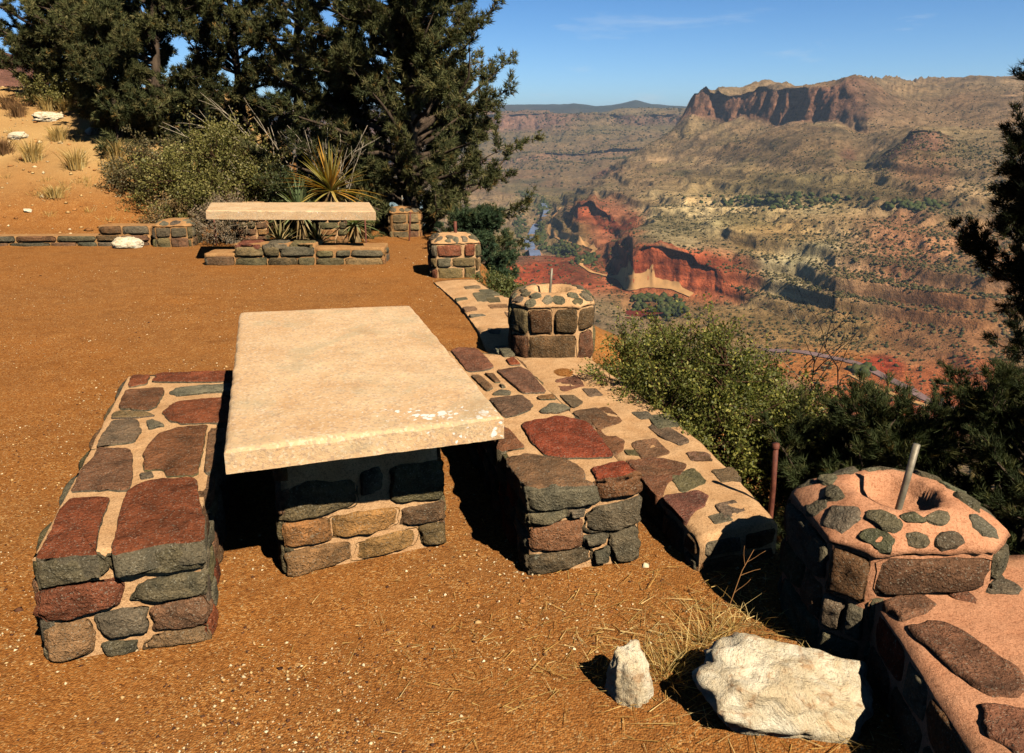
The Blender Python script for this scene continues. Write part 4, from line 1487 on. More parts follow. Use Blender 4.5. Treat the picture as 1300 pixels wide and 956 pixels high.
GY_ = 'yuccas behind the far table'
for lab, c, n, L, W, cols, hgt, el in (
        ('yellow orange yucca rosette on a shaggy trunk behind the far table', (-3.22, 14.2), 95, .95, .05, [(.62, .34, .06), (.55, .26, .05), (.5, .36, .09), (.36, .3, .08)], .85, (-.25, 1.4)),
        ('pale green yucca left of the yellow one, behind the far table', (-3.75, 14.0), 70, .70, .042, [(.26, .30, .13), (.18, .24, .10), (.34, .36, .18)], .50, (-.1, 1.4)),
        ('low green yucca with straw coloured skirt right of the yellow one', (-2.75, 13.9), 60, .55, .04, [(.28, .32, .15), (.2, .25, .1), (.45, .36, .18)], .30, (.05, 1.4)),
        ('small green yucca showing between the supports of the far table', (-3.25, 13.2), 44, .45, .035, [(.34, .32, .14), (.5, .40, .2), (.24, .26, .11)], .05, (.1, 1.4)),
        ('straw coloured dying yucca just behind the left half of the far table', (-3.9, 13.2), 50, .5, .035, [(.55, .40, .18), (.46, .32, .13), (.36, .32, .14)], .05, (.1, 1.4))):
    g0 = G(*c)
    t = thing('yucca', lab, 'yucca', [c[0], c[1], g0], GY_)
    mb = MB()
    strap_leaves(mb, np.array([c[0], c[1], g0 + hgt]), n, L, W, cols, el)
    mb.build('rosette', M_leaf2, t)
    mb = MB()
    strap_leaves(mb, np.array([c[0], c[1], g0 + hgt]), 34, L * .75, W * .8, [(.50, .36, .17), (.42, .28, .12), (.6, .46, .25)], (-1.45, -.3), .1)
    tube(mb, [[c[0], c[1], g0 - .1], [c[0], c[1], g0 + hgt]], [.09, .07], (.3, .2, .1), sides=8)
    mb.build('dry_skirt', M_dry, t)

STRAW = [(.78, .53, .19), (.66, .42, .13), (.84, .63, .28), (.54, .32, .10)]


def grass_blades(mb, c, n, h, spread, W, cols=STRAW, lean=.45):
    az = rng.uniform(0, 2 * math.pi, n)
    r = np.abs(rng.normal(size=n)) * spread
    O = np.stack([c[0] + np.cos(az) * r, c[1] + np.sin(az) * r, np.full(n, c[2] - .02)], 1)
    out = np.stack([np.cos(az), np.sin(az), 0 * az], 1)
    L = h * rng.uniform(.55, 1.15, n)[:, None]
    bend = rng.uniform(.1, 1, n)[:, None] * lean
    k = np.linspace(0, 1, 5)
    P_ = O[:, None] + (np.array([0, 0, 1.0]) * L)[:, None] * (k - .25 * k ** 2 * 1)[None, :, None] + (out * bend * L)[:, None] * (k ** 1.8)[None, :, None]
    S = np.cross(out, [0, 0, 1.0])
    a = rng.uniform(0, 3.14, n)[:, None]
    S = S * np.cos(a) + out * np.sin(a)
    w = W * np.array([1, .9, .7, .45, .05])
    V = np.stack([P_ - S[:, None] * w[None, :, None] * .5, P_ + S[:, None] * w[None, :, None] * .5], 2).reshape(n, 10, 3)
    f = np.array([[0, 1, 3, 2], [2, 3, 5, 4], [4, 5, 7, 6], [6, 7, 9, 8]])
    C = np.array(cols)[rng.integers(len(cols), size=n)] * rng.uniform(.8, 1.15, (n, 1))
    mb.add(V.reshape(-1, 3), (f[None] + np.arange(n)[:, None, None] * 10).reshape(-1, 4), np.repeat(C, 10, 0))


TUFTS = [
    (42, 205, .62, 'tall straw tuft on the middle of the hillside slope'), (97, 214, .58, 'rounded straw tuft with a dark base, right of the tall one'), (146, 226, .55, 'straw tuft touching the left side of the pale olive shrub'),
    (12, 138, .5, 'rust brown tuft at the left end of the hill crest'), (24, 148, .5, 'dark brown tuft just below the rust brown one'), (62, 140, .55, 'golden tuft on the crest below the leftmost pine'),
    (84, 140, .45, 'small golden tuft on the crest, right of the larger one'), (132, 160, .45, 'pinkish brown tuft below the dense dark pine'), (5, 196, .5, 'grey brown tuft at the left edge of the slope'),
    (75, 178, .45, 'sparse straw tuft near the middle rocks of the hillside'), (70, 250, .3, 'flattened sparse tuft on bare soil above the retaining wall'), (150, 205, .6, 'long bladed straw tuft in front of the olive shrubs')]
for px, py, h, lab in TUFTS:
    g = PG(px, py)
    cols = STRAW if 'straw' in lab or 'golden' in lab or 'sparse' in lab else [(.30, .16, .07), (.36, .2, .09), (.22, .12, .06)]
    mb = MB()
    grass_blades(mb, [0, 0, 0], 300, h, .09, .012, cols, .7)
    mb2 = mb.build('grass_tuft', M_dry)
    mb2.location = [float(x) for x in g]
    tag(mb2, lab, 'grass tuft', 'dry grass tufts on the hillside')
for i, (px, py) in enumerate([(310, 310), (350, 308), (470, 300), (440, 300)]):
    pass
mb = MB()
for px, py in [(352, 300), (372, 298), (392, 300), (470, 290), (480, 294), (330, 297), (290, 292), (225, 262), (205, 268)]:
    g = PG(px, py)
    grass_blades(mb, [g[0], g[1] + .6, G(g[0], g[1] + .6)], 130, .45, .14, .012, STRAW + [(.3, .32, .12)], .6)
for k in range(90):
    x, y = rng.uniform(-13, -6), rng.uniform(14, 22)
    grass_blades(mb, [x, y, G(x, y)], 26, .16, .07, .009, STRAW, .9)
tag(mb.build('dry_grass', M_dry), 'thin dry grass scattered over the hill and behind the far table', 'grass', kind='stuff')

# straw and needle litter on the near soil, standing straw round the foreground rocks
mb = MB()


def litter(n, cx, cy, sx, sy, L):
    x, y = cx + rng.normal(size=n) * sx, cy + rng.normal(size=n) * sy
    m = edge_dist(x, y) < -.1
    x, y = x[m], y[m]
    n = len(x)
    a = rng.uniform(0, 6.28, n)
    O = np.stack([x, y, gz(x, y) + rng.uniform(.004, .022, n)], 1)
    D = np.stack([np.cos(a), np.sin(a), rng.normal(size=n) * .10], 1)
    blades(mb, O, D, L * rng.uniform(.5, 1.3, n), .0035, np.array(STRAW)[rng.integers(4, size=n)] * rng.uniform(.7, 1.1, (n, 1)))


litter(380, .75, 2.75, .26, .22, .13)
litter(300, .25, 2.55, .45, .2, .09)
litter(260, .9, 2.5, .3, .3, .16)
litter(120, -.3, 2.9, .8, .5, .07)
litter(160, 1.05, 3.5, .12, .4, .08)
for px, py, n, h in [(868, 838, 60, .17), (850, 850, 60, .15), (905, 812, 60, .14), (890, 820, 40, .2), (930, 800, 50, .10), (840, 860, 50, .13), (760, 850, 40, .07), (1040, 850, 30, .12), (820, 835, 40, .08), (690, 850, 30, .06), (960, 790, 30, .12)]:
    g = P(px, py, 0)
    grass_blades(mb, [g[0], g[1], G(g[0], g[1])], n, h, .05, .0035, STRAW, 1.3)
tag(mb.build('straw_litter', M_dry), 'dry straw and fallen needles strewn round the foreground rocks', 'straw', kind='stuff')
g = P(905, 806, 0)
t = thing('dry_weed', 'single reddish dry weed stalk leaning over the dark shadow in the foreground', 'weed', g)
mb = MB()
tp = g + np.array([.17, .10, .33])
pl = np.array([g - [0, 0, .02], g + (tp - g) * .35 + [.01, 0, .0], g + (tp - g) * .7 + [.0, 0, .02], tp])
tube(mb, pl, [.0022, .002, .0016, .0008], (.5, .25, .1), sides=5)
for s, d in ((.45, (.3, 0, .25)), (.62, (.5, .1, .1)), (.75, (-.1, 0, .5)), (.8, (.4, 0, .3))):
    q, _ = along(pl, s)
    tube(mb, polyline(q, d, .09, 4, .1, .05), np.linspace(.0014, .0006, 5), (.5, .25, .1), sides=4)
mb.build('stalk', M_dry, t)

# ------------------------------------------------------------------ the canyon
def rows_to_pts(rows, xs):
    out = []
    for row in rows:
        cx_ = np.array([q[0] for q in row], float)
        cy_ = np.array([q[1] for q in row], float)
        cr2 = []
        for q in row:
            d = ray(q[0], q[1])
            tn = d[2] / math.hypot(d[0], d[1])
            cr2.append(q[2] if q[2] > 0 else (q[2] - H) / tn)
        y = np.interp(xs, cx_, cy_)
        r = np.exp(np.interp(xs, cx_, np.log(cr2)))
        out.append(np.array([PR(a, b_, c_) for a, b_, c_ in zip(xs, y, r)]))
    return np.array(out)


def loft(rows, xs, subs, amp, cliff, gully_L, seed=0, ledge=None):
    """rows of measured ridge and foot lines -> dense displaced sheet. cliff: set of row indices whose band (i..i+1) is a rock face"""
    K = rows_to_pts(rows, xs)
    S, cl_w, nom = [], [], []
    ny = [np.interp(xs, [q[0] for q in row], [q[1] for q in row]) for row in rows]
    for i in range(len(rows) - 1):
        for k in range(subs[i]):
            f = k / subs[i]
            S.append(K[i] * (1 - f) + K[i + 1] * f)
            nom.append(ny[i] * (1 - f) + ny[i + 1] * f)
            cl_w.append(np.interp(xs, *cliff[i]) if i in cliff else 0 * xs)
    S.append(K[-1])
    nom.append(ny[-1])
    cl_w.append(0 * xs)
    A = np.array(S)
    NY = np.array(nom)
    NX = np.repeat(xs[None], len(A), 0)
    W = np.array(cl_w)
    Wp = np.pad(W, ((2, 2), (0, 0)), mode='edge')
    W = sum(Wp[k:k + len(W)] * q for k, q in enumerate((.15, .2, .3, .2, .15)))
    r = np.hypot(A[..., 0], A[..., 1])
    rad = np.stack([A[..., 0] / r, A[..., 1] / r, 0 * r], -1)
    tan = np.stack([rad[..., 1], -rad[..., 0], 0 * r], -1)
    L = gully_L
    p2 = np.stack([A[..., 0] / L, A[..., 1] / L, A[..., 2] / L * .5], -1)
    wv = np.stack([fbm(p2 * .7, 3, seed + 50), fbm(p2 * .7, 3, seed + 60), 0 * r], -1)
    g = ridged(p2 + wv * .5, 5, seed)
    f2 = fbm(p2 * 5, 4, seed + 9)
    amp_f = amp * r * (1 - .5 * W)
    A[..., 2] += (g - .15) * amp_f + f2 * amp_f * np.interp(NY, [150, 180, 230, 260], [.16, .16, .3, .45])
    # stepped ledges of layered rock
    if ledge:
        st_, m_ = ledge
        mz = np.interp(NY, *m_) * (1 - W)
        ph = A[..., 2] / st_ + 1.1 * fbm(p2 * .8, 3, seed + 70)
        fr = ph - np.floor(ph)
        step = sstep(.55, .95, fr) - fr
        A[..., 2] += mz * st_ * step * (.35 + .9 * vnoise(p2 * 1.7, seed + 75))
    # fluted rock faces
    p3 = np.stack([A[..., 0] / (L * .16), A[..., 1] / (L * .16), A[..., 2] / (L * .9)], -1)
    fl = ridged(p3, 4, seed + 20)
    fl2 = ridged(p3 * [.42, .42, .3] + 3.3, 3, seed + 25)
    p4 = np.stack([A[..., 0] / (L * .6), A[..., 1] / (L * .6), A[..., 2] / L], -1)
    A += rad * ((fl * L * .09 + fl2 * L * .15 + fbm(p4, 3, seed + 30) * L * .14) * np.clip(r / 2700, .5, 1))[..., None] * W[..., None]
    A += tan * (fbm(p3 * .8, 2, seed + 40) * L * .05)[..., None] * W[..., None]
    A[..., 2] += W * (fl * .02 + fl2 * .035) * L
    return A, NX, NY, W


R_ = [
    [(540, 740, 75), (1420, 740, 75)],
    [(540, 610, 240), (1420, 600, 240)],
    [(540, 530, -287), (1000, 530, -287), (1250, 530, -280), (1420, 520, -262)],
    [(540, 465, -290), (1000, 465, -288), (1150, 465, -280), (1250, 465, -268), (1420, 458, -250)],
    [(540, 405, -290), (640, 400, -290), (720, 402, -292), (820, 402, -295), (900, 415, -290), (980, 420, -280), (1060, 430, -280), (1150, 430, -270), (1250, 420, -250), (1420, 410, -230)],
    [(540, 374, -285), (640, 376, -285), (720, 379, -290), (800, 372, 1370), (850, 367, 1360), (905, 374, 1345), (940, 377, 1325), (1000, 386, 1270), (1060, 386, 1190), (1150, 380, -230), (1250, 360, -200), (1420, 340, -180)],
    [(540, 345, -262), (640, 337, -262), (690, 334, -262), (720, 336, -266), (745, 346, -280), (775, 352, 1530), (792, 347, 1450), (803, 318, 1400), (840, 306, 1390), (870, 320, 1375), (900, 338, 1365), (925, 354, 1350), (945, 362, 1340), (1000, 366, 1295), (1060, 366, 1215), (1150, 362, -215), (1250, 340, -188), (1420, 322, -168)],
    [(540, 326, -312), (640, 326, -312), (690, 329, -312), (715, 331, 1800), (740, 331, 1710), (770, 326, 1640), (800, 305, 1560), (840, 294, 1480), (870, 306, 1425), (905, 318, 1410), (930, 335, 1390), (960, 340, 1370), (1010, 352, 1330), (1060, 350, 1265), (1150, 345, -205), (1250, 325, -180), (1420, 310, -160)],
    [(540, 300, -313), (640, 300, -313), (680, 301, -312), (700, 300, 2230), (720, 288, 2140), (735, 279, 2050), (751, 287, 2030), (778, 298, 1960), (800, 295, 1860), (840, 286, 1710), (870, 296, 1570), (905, 306, 1490), (930, 320, 1440), (960, 324, 1410), (1010, 336, 1375), (1060, 330, 1315), (1150, 325, -190), (1250, 300, -165), (1420, 285, -140)],
    [(540, 285, -314), (640, 285, -314), (680, 285, -313), (700, 285, 2280), (720, 275, 2190), (738, 262, 2090), (755, 262, 2070), (772, 277, 2020), (790, 285, 1960), (815, 283, 1890), (840, 275, 1790), (870, 282, 1660), (905, 290, 1560), (930, 297, 1510), (960, 300, 1470), (1010, 310, 1435), (1060, 310, 1400), (1150, 300, -170), (1250, 275, -140), (1420, 260, -120)],
    [(540, 270, 2800), (640, 270, 2800), (680, 272, 2780), (700, 272, 2650), (720, 262, 2500), (738, 252, 2320), (755, 246, 2280), (772, 262, 2180), (800, 270, 2060), (840, 262, 1960), (870, 265, 1850), (905, 270, 1750), (960, 275, 1620), (1010, 280, 1530), (1060, 280, 1510), (1130, 268, 1540), (1200, 255, 1540), (1250, 245, 1560), (1420, 235, 1620)],
    [(540, 255, 3200), (640, 255, 3200), (700, 258, 3100), (730, 248, 3000), (755, 239, 2500), (770, 237, 2360), (800, 245, 2180), (840, 245, 2090), (905, 250, 1950), (960, 252, 1830), (1010, 255, 1720), (1060, 255, 1680), (1130, 243, 1680), (1200, 225, 1690), (1250, 212, 1720), (1420, 205, 1760)],
    [(540, 245, 3700), (700, 246, 3650), (740, 239, 3500), (770, 230, 2900), (790, 222, 2650), (820, 225, 2500), (850, 225, 2450), (905, 222, 2350), (960, 222, 2180), (1010, 225, 1980), (1060, 228, 1850), (1110, 222, 1860), (1140, 203, 1850), (1160, 196, 1850), (1200, 198, 1850), (1250, 195, 1860), (1420, 190, 1900)],
    [(540, 240, 4000), (740, 237, 3900), (770, 227, 3100), (800, 208, 2850), (820, 200, 2850), (850, 190, 2900), (880, 180, 2850), (905, 182, 2750), (960, 188, 2480), (1010, 195, 2180), (1060, 205, 1960), (1100, 208, 1980), (1130, 188, 1940), (1158, 170, 1910), (1190, 171, 1920), (1220, 184, 2000), (1250, 180, 2080), (1420, 175, 2080)],
    [(540, 239, 4200), (740, 236, 4100), (770, 225, 3200), (800, 205, 2950), (830, 183, 3020), (850, 169, 3040), (865, 156, 3050), (875, 150, 3040), (890, 152, 3020), (920, 151, 2940), (960, 153, 2840), (1000, 156, 2740), (1040, 160, 2640), (1060, 160, 2590), (1085, 172, 2500), (1100, 176, 2420), (1130, 172, 2420), (1160, 168, 2430), (1200, 166, 2440), (1250, 160, 2440), (1420, 158, 2440)],
    [(540, 238, 4300), (740, 235.5, 4200), (770, 224.5, 3300), (800, 204.5, 3000), (830, 181, 3050), (850, 167, 3080), (862, 152, 3090), (869, 142, 3090), (876, 128, 3080), (881, 121, 3075), (886, 121, 3070), (891, 116, 3065), (896, 113, 3060), (901, 121, 3045), (907, 123, 3030), (912, 117, 3020), (918, 119, 3000), (940, 120, 2960), (960, 117, 2910), (1000, 115, 2800), (1040, 116, 2700), (1062, 113, 2680), (1075, 107, 2680), (1085, 103, 2690), (1100, 110, 2720), (1130, 126, 2800), (1160, 128, 2900), (1200, 124, 3000), (1250, 120, 3000), (1420, 120, 3000)],
    [(540, 237.5, 4350), (740, 235, 4250), (800, 204, 3050), (850, 166.5, 3200), (870, 141, 3220), (876, 127.5, 3230), (890, 119, 3250), (900, 121, 3260), (920, 118, 3280), (950, 112, 3320), (975, 109.5, 3300), (1000, 112, 3180), (1030, 114, 3000), (1062, 112, 2760), (1085, 101.5, 2760), (1115, 104.5, 3100), (1150, 107, 3500), (1180, 104, 3800), (1250, 103, 3800), (1420, 103, 3800)],
    [(540, 250, 5200), (740, 248, 5200), (800, 220, 3600), (850, 185, 3600), (870, 160, 3600), (900, 130, 3700), (950, 122, 4300), (1030, 125, 4300), (1085, 114, 4300), (1150, 115, 5000), (1250, 112, 5200), (1420, 112, 5200)],
]
xs = np.linspace(540, 1420, 760)
subs = [8, 12, 16, 26, 32, 30, 28, 28, 28, 36, 34, 40, 36, 30, 34, 14, 8]
A, NX, NY, W = loft(R_, xs, subs, .0125, {5: ([798, 822, 920, 945], [0, 1, 1, 0]), 8: ([715, 735, 800, 830], [0, 1, 1, 0]), 12: ([1110, 1130, 1190, 1215], [0, 1, 1, 0]), 14: ([858, 872, 1045, 1110], [0, 1, 1, .25])}, 260., 3, (26., ([150, 175, 215, 250, 380, 420, 600], [.2, .2, .3, .9, .9, .4, .2])))


def blend(col, c, m):
    return col * (1 - m[..., None]) + np.array(c) * m[..., None]


def blob(x, y, rx, ry, NX, NY, rot=0., soft=1.0, wob=None):
    dx, dy = NX - x, NY - y
    c, s = math.cos(rot), math.sin(rot)
    d = np.sqrt(((dx * c + dy * s) / rx) ** 2 + ((-dx * s + dy * c) / ry) ** 2)
    if wob is not None: d = d + wob
    return 1 - sstep(1 - .45 * soft, 1 + .45 * soft, d)


Wn = A / 160.0
n1 = fbm(Wn, 5, 71)
n2 = fbm(Wn * 3.1, 5, 72)
n3 = fbm(Wn * 9, 4, 73)
wob = n1 * .5 + n2 * .35
KH = np.array([.325, .225, .125])
col = np.repeat(np.repeat(KH[None, None], A.shape[0], 0), A.shape[1], 1)
B_ = lambda *a, **k: blob(*a, NX, NY, wob=wob, **k)
mid = sstep(470, 400, NY) * sstep(215, 260, NY)
col = blend(col, (.33, .235, .11), mid * np.clip(.35 + n2 * 1.2, 0, .8) * sstep(780, 860, NX + n1 * 40))       # pale benches
for x, y, rx, ry, c, k in [
    (960, 260, 120, 22, (.60, .44, .22), .9), (870, 285, 75, 22, (.66, .52, .28), .95), (1035, 340, 75, 40, (.66, .54, .30), .95), (975, 300, 60, 25, (.34, .23, .1), .7), (1000, 300, 40, 16, (.40, .26, .11), .6),
    (1100, 370, 60, 22, (.38, .27, .14), .7), (950, 230, 90, 14, (.26, .19, .085), .6), (1200, 175, 60, 14, (.38, .27, .14), .7), (1070, 165, 30, 4, (.45, .36, .2), .6),
    (720, 355, 95, 24, (.42, .105, .045), .95), (690, 345, 60, 10, (.46, .095, .035), .9), (780, 330, 50, 30, (.40, .14, .06), .8), (830, 345, 42, 35, (.42, .085, .035), .95), (890, 350, 55, 30, (.42, .10, .042), .95), (940, 355, 26, 22, (.40, .12, .05), .7),
    (770, 285, 45, 26, (.36, .13, .065), .9), (745, 270, 22, 16, (.36, .11, .05), .9), (735, 222, 42, 8, (.34, .13, .075), .8), (700, 215, 20, 8, (.30, .14, .085), .6),
    (700, 255, 40, 12, (.19, .17, .06), .6), (720, 300, 30, 18, (.24, .17, .06), .6), (680, 230, 30, 12, (.17, .16, .06), .6),
    (820, 380, 60, 16, (.30, .15, .06), .7), (1000, 420, 150, 34, (.34, .21, .08), .8), (1180, 345, 120, 60, (.42, .20, .10), .7), (1150, 330, 40, 40, (.36, .17, .09), .6), (1170, 210, 40, 26, (.32, .16, .085), .7),
    (1210, 430, 90, 60, (.40, .17, .07), .75), (1050, 475, 90, 22, (.52, .20, .055), .95), (1180, 505, 120, 30, (.46, .13, .05), .95), (1120, 465, 26, 10, (.40, .06, .025), .9), (1220, 480, 60, 20, (.44, .14, .055), .8), (1260, 545, 120, 30, (.44, .12, .06), .8),
    (1090, 130, 50, 26, (.14, .085, .055), .8), (1075, 195, 12, 8, (.17, .06, .055), .8), (1200, 130, 90, 22, (.22, .15, .075), .6), (1000, 190, 100, 22, (.19, .125, .062), .6), (1050, 240, 90, 16, (.17, .13, .055), .6),
]:
    col = blend(col, c, B_(x, y, rx, ry) * k)
col = blend(col, (.16, .15, .055), np.clip(sstep(.1, .5, n1) * .5, 0, 1) * sstep(120, 200, NY))
# bare rock on the steep bands
rockc = np.where((NY < 215)[..., None], np.array([.26, .13, .085]), np.array([.50, .13, .055]))
rockc = rockc * (1 + .5 * n2[..., None])
col = col * (1 - .85 * W[..., None]) + rockc * .85 * W[..., None]
col = col * (1 + .35 * n3[..., None])
zb = A[..., 2] + 14 * n1 + 6 * n2
bd = vnoise(np.stack([zb / 11., 0 * zb, 0 * zb], -1), 77) * .6 + vnoise(np.stack([zb / 4.5, 0 * zb, 0 * zb], -1), 78) * .4
bm = np.interp(NY, [100, 180, 230, 260, 380, 420], [.35, .35, .5, .85, .8, .2])[..., None]
col = col * (1 + bm * (bd[..., None] - .42) * 1.7)
col = np.clip(col, .01, .9)
mb = MB()
mb.add(A.reshape(-1, 3), grid_faces(*A.shape[:2]), col.reshape(-1, 3))
canyon = mb.build('canyon_slopes', M_terrain, smooth=False)
tag(canyon, kind='structure')

# plateau on the far side
R2 = [
    [(280, 250, 3300), (920, 246, 3300)],
    [(280, 224, 4000), (640, 222, 4000), (700, 216, 4000), (760, 209, 4000), (820, 200, 4000), (920, 195, 4000)],
    [(280, 212, 4300), (640, 210, 4300), (700, 203, 4250), (760, 199, 4250), (820, 192, 4250), (920, 188, 4250)],
    [(280, 206, 4330), (640, 204, 4330), (700, 197, 4280), (760, 193, 4270), (820, 189, 4270), (920, 186, 4270)],
    [(280, 192, 4800), (650, 190, 4800), (700, 184, 4800), (740, 176, 4800), (800, 173, 4800), (920, 170, 4800)],
    [(280, 168, 5300), (650, 167, 5300), (690, 165, 5300), (720, 157, 5250), (760, 155, 5200), (790, 158, 5150), (840, 158, 5150), (920, 158, 5150)],
    [(280, 148, 5360), (650, 146, 5360), (690, 146, 5360), (718, 148, 5330), (740, 146, 5250), (760, 147, 5250), (790, 149, 5200), (800, 147, 5200), (840, 147.5, 5200), (920, 148, 5200)],
    [(280, 142, 6200), (650, 142, 6200), (690, 143, 6200), (720, 147, 6000), (738, 144, 5400), (765, 142, 5900), (790, 139, 6200), (820, 137.5, 6200), (850, 138, 6200), (870, 137, 6200), (920, 136, 6200)],
    [(280, 150, 7500), (920, 146, 7500)],
]
xs2 = np.linspace(280, 920, 420)
A2, NX, NY, W = loft(R2, xs2, [8, 14, 8, 14, 18, 16, 14, 6], .006, {2: ([280, 920], [.8, .8]), 5: ([280, 715, 735, 770, 790, 920], [1, 1, .3, .3, 1, 1])}, 420., 8, (38., ([100, 300], [.8, .8])))
Wn = A2 / 260.
n1, n2, n3 = fbm(Wn, 5, 81), fbm(Wn * 3, 5, 82), fbm(Wn * 8, 4, 83)
col = np.repeat(np.repeat(np.array([.27, .185, .10])[None, None], A2.shape[0], 0), A2.shape[1], 1)
col = blend(col, (.30, .235, .12), sstep(165, 145, NY) * sstep(735, 770, NX) * .7 * np.clip(.6 + n2, 0, 1))
col = blend(col, (.14, .14, .06), np.clip(.5 + n1 * 1.5, 0, 1) * .5)
col = blend(col, (.30, .17, .11), sstep(740, 700, NX) * sstep(175, 160, NY) * .6)
col = blend(col, (.28, .16, .09), sstep(200, 222, NY) * np.clip(n2 * 2, 0, .6))
col = col * (1 - .8 * W[..., None]) + np.array([.27, .15, .105]) * .8 * W[..., None] * (1 + .4 * n2[..., None])
col = np.clip(col * (1 + .3 * n3[..., None]), .01, .9)
mb = MB()
mb.add(A2.reshape(-1, 3), grid_faces(*A2.shape[:2]), col.reshape(-1, 3))
tag(mb.build('far_plateau', M_terrain, smooth=False), kind='structure')

R3 = [
    [(250, 175, 8000), (930, 175, 8000)],
    [(250, 150, 9000), (930, 148, 9000)],
    [(250, 141, 9600), (640, 141, 9600), (700, 141, 9600), (725, 138, 9400), (760, 140, 9400), (930, 140, 9600)],
    [(250, 135, 11500), (600, 133, 11500), (650, 132.5, 11500), (700, 133, 11500), (713, 133, 11500), (728, 131, 11000), (745, 132.5, 11000), (757, 134.5, 11000), (775, 133.5, 11000), (790, 131, 11000), (799, 128.5, 11000), (807, 126.5, 11000), (815, 128.5, 11000), (828, 132, 11000), (850, 134.5, 11500), (872, 135.5, 11500), (930, 135.5, 11500)],
    [(250, 150, 14000), (930, 150, 14000)],
]
A3, NX, NY, W = loft(R3, np.linspace(250, 930, 260), [10, 14, 18, 6], .0014, {}, 900., 5)
n1 = fbm(A3 / 700., 5, 91)
col = blend(np.repeat(np.repeat(np.array([.05, .065, .045])[None, None], A3.shape[0], 0), A3.shape[1], 1), (.09, .08, .055), np.clip(.3 + n1 * 1.4, 0, 1))
mb = MB()
mb.add(A3.reshape(-1, 3), grid_faces(*A3.shape[:2]), col.reshape(-1, 3))
tag(mb.build('far_hills', M_terrain, smooth=False), kind='structure')

R4 = [[(-300, 200, 700), (60, 200, 700)], [(-300, 120, 950), (60, 130, 950)], [(-300, 85, 1000), (-20, 88, 1000), (60, 100, 1000)], [(-300, 50, 1100), (-20, 58, 1100), (20, 72, 1100), (60, 92, 1100)], [(-300, 90, 1500), (60, 130, 1500)]]
A4, NX, NY, W = loft(R4, np.linspace(-300, 60, 120), [8, 10, 12, 6], .006, {1: ([-300, 60], [1, 1])}, 160., 6)
mb = MB()
mb.add(A4.reshape(-1, 3), grid_faces(*A4.shape[:2]), (.26, .12, .08))
tag(mb.build('hill_behind', M_terrain, smooth=False), kind='structure')

# draped river, roads and pond
dep = bpy.context.evaluated_depsgraph_get()
bv = BVHTree.FromPolygons([tuple(v) for v in A.reshape(-1, 3)], grid_faces(*A.shape[:2]).tolist())


def hit(px, py):
    d = Vector(ray(px, py)).normalized()
    h = bv.ray_cast(Vector((0, 0, H)), d)
    return np.array(h[0]) if h[0] is not None else None


def down(p):
    h = bv.ray_cast(Vector((p[0], p[1], p[2] + 400)), Vector((0, 0, -1)))
    return h[0][2] if h[0] is not None else p[2]


def ribbon(name, pts, width, mat, lift, kind='structure', n=90, flat=False):
    pts = np.array(pts, float)
    s = np.concatenate([[0], np.cumsum(np.hypot(*np.diff(pts, axis=0).T))])
    t = np.linspace(0, s[-1], n)
    q = [hit(np.interp(a, s, pts[:, 0]), np.interp(a, s, pts[:, 1])) for a in t]
    q = np.array([x for x in q if x is not None])
    k = np.array([.25, .5, .25])
    for _ in range(4):
        q[1:-1] = q[:-2] * .25 + q[1:-1] * .5 + q[2:] * .25
    d = np.gradient(q, axis=0)
    d[:, 2] = 0
    d /= np.linalg.norm(d, axis=1)[:, None] + 1e-9
    sd = np.stack([d[:, 1], -d[:, 0], 0 * d[:, 0]], 1)
    wv = np.linspace(-.5, .5, 7)
    wd = np.interp(np.linspace(0, 1, len(q)), np.linspace(0, 1, len(width)), width) if not np.isscalar(width) else np.full(len(q), width)
    V = q[:, None] + sd[:, None] * wv[None, :, None] * wd[:, None, None]
    for i in range(V.shape[0]):
        zs = [down(V[i, j]) for j in range(7)]
        V[i, :, 2] = (np.median(zs) if flat else np.array(zs)) + lift
    if flat:
        zc = V[:, 0, 2]
        zc = np.convolve(np.pad(zc, 12, mode='edge'), np.ones(25) / 25, 'valid')
        V[:, :, 2] = zc[:, None]
    mb = MB()
    mb.add(V.reshape(-1, 3), grid_faces(V.shape[0], 7))
    o = mb.build(name, mat)
    tag(o, kind=kind)
    return o


ribbon('river', [(688, 256), (694, 268), (690, 280), (680, 291), (673, 302), (671, 313), (676, 322), (688, 331)], [18, 20, 26, 28, 24], M_water, 2.5, flat=True)
ribbon('dirt_road', [(711, 264), (702, 276), (699, 284), (696, 292), (704, 301), (722, 306), (740, 310), (757, 317), (748, 326), (735, 336), (752, 347), (775, 352), (804, 355), (830, 360), (857, 366), (878, 376)], 11, M_dirt, 2.0, n=160)
ribbon('paved_road', [(968, 446), (984, 446), (1016, 447), (1063, 456), (1092, 463), (1116, 475), (1151, 493), (1174, 507), (1204, 518), (1240, 528), (1290, 532)], 11, M_road, 1.2)
ribbon('dirt_road', [(1080, 476), (1110, 492), (1150, 508), (1190, 520)], 8, M_dirt, 1.2)
ribbon('pond', [(786, 402), (806, 400), (826, 398), (846, 394)], [30, 55, 60, 22], M_pond, 1.0, flat=True, n=30)

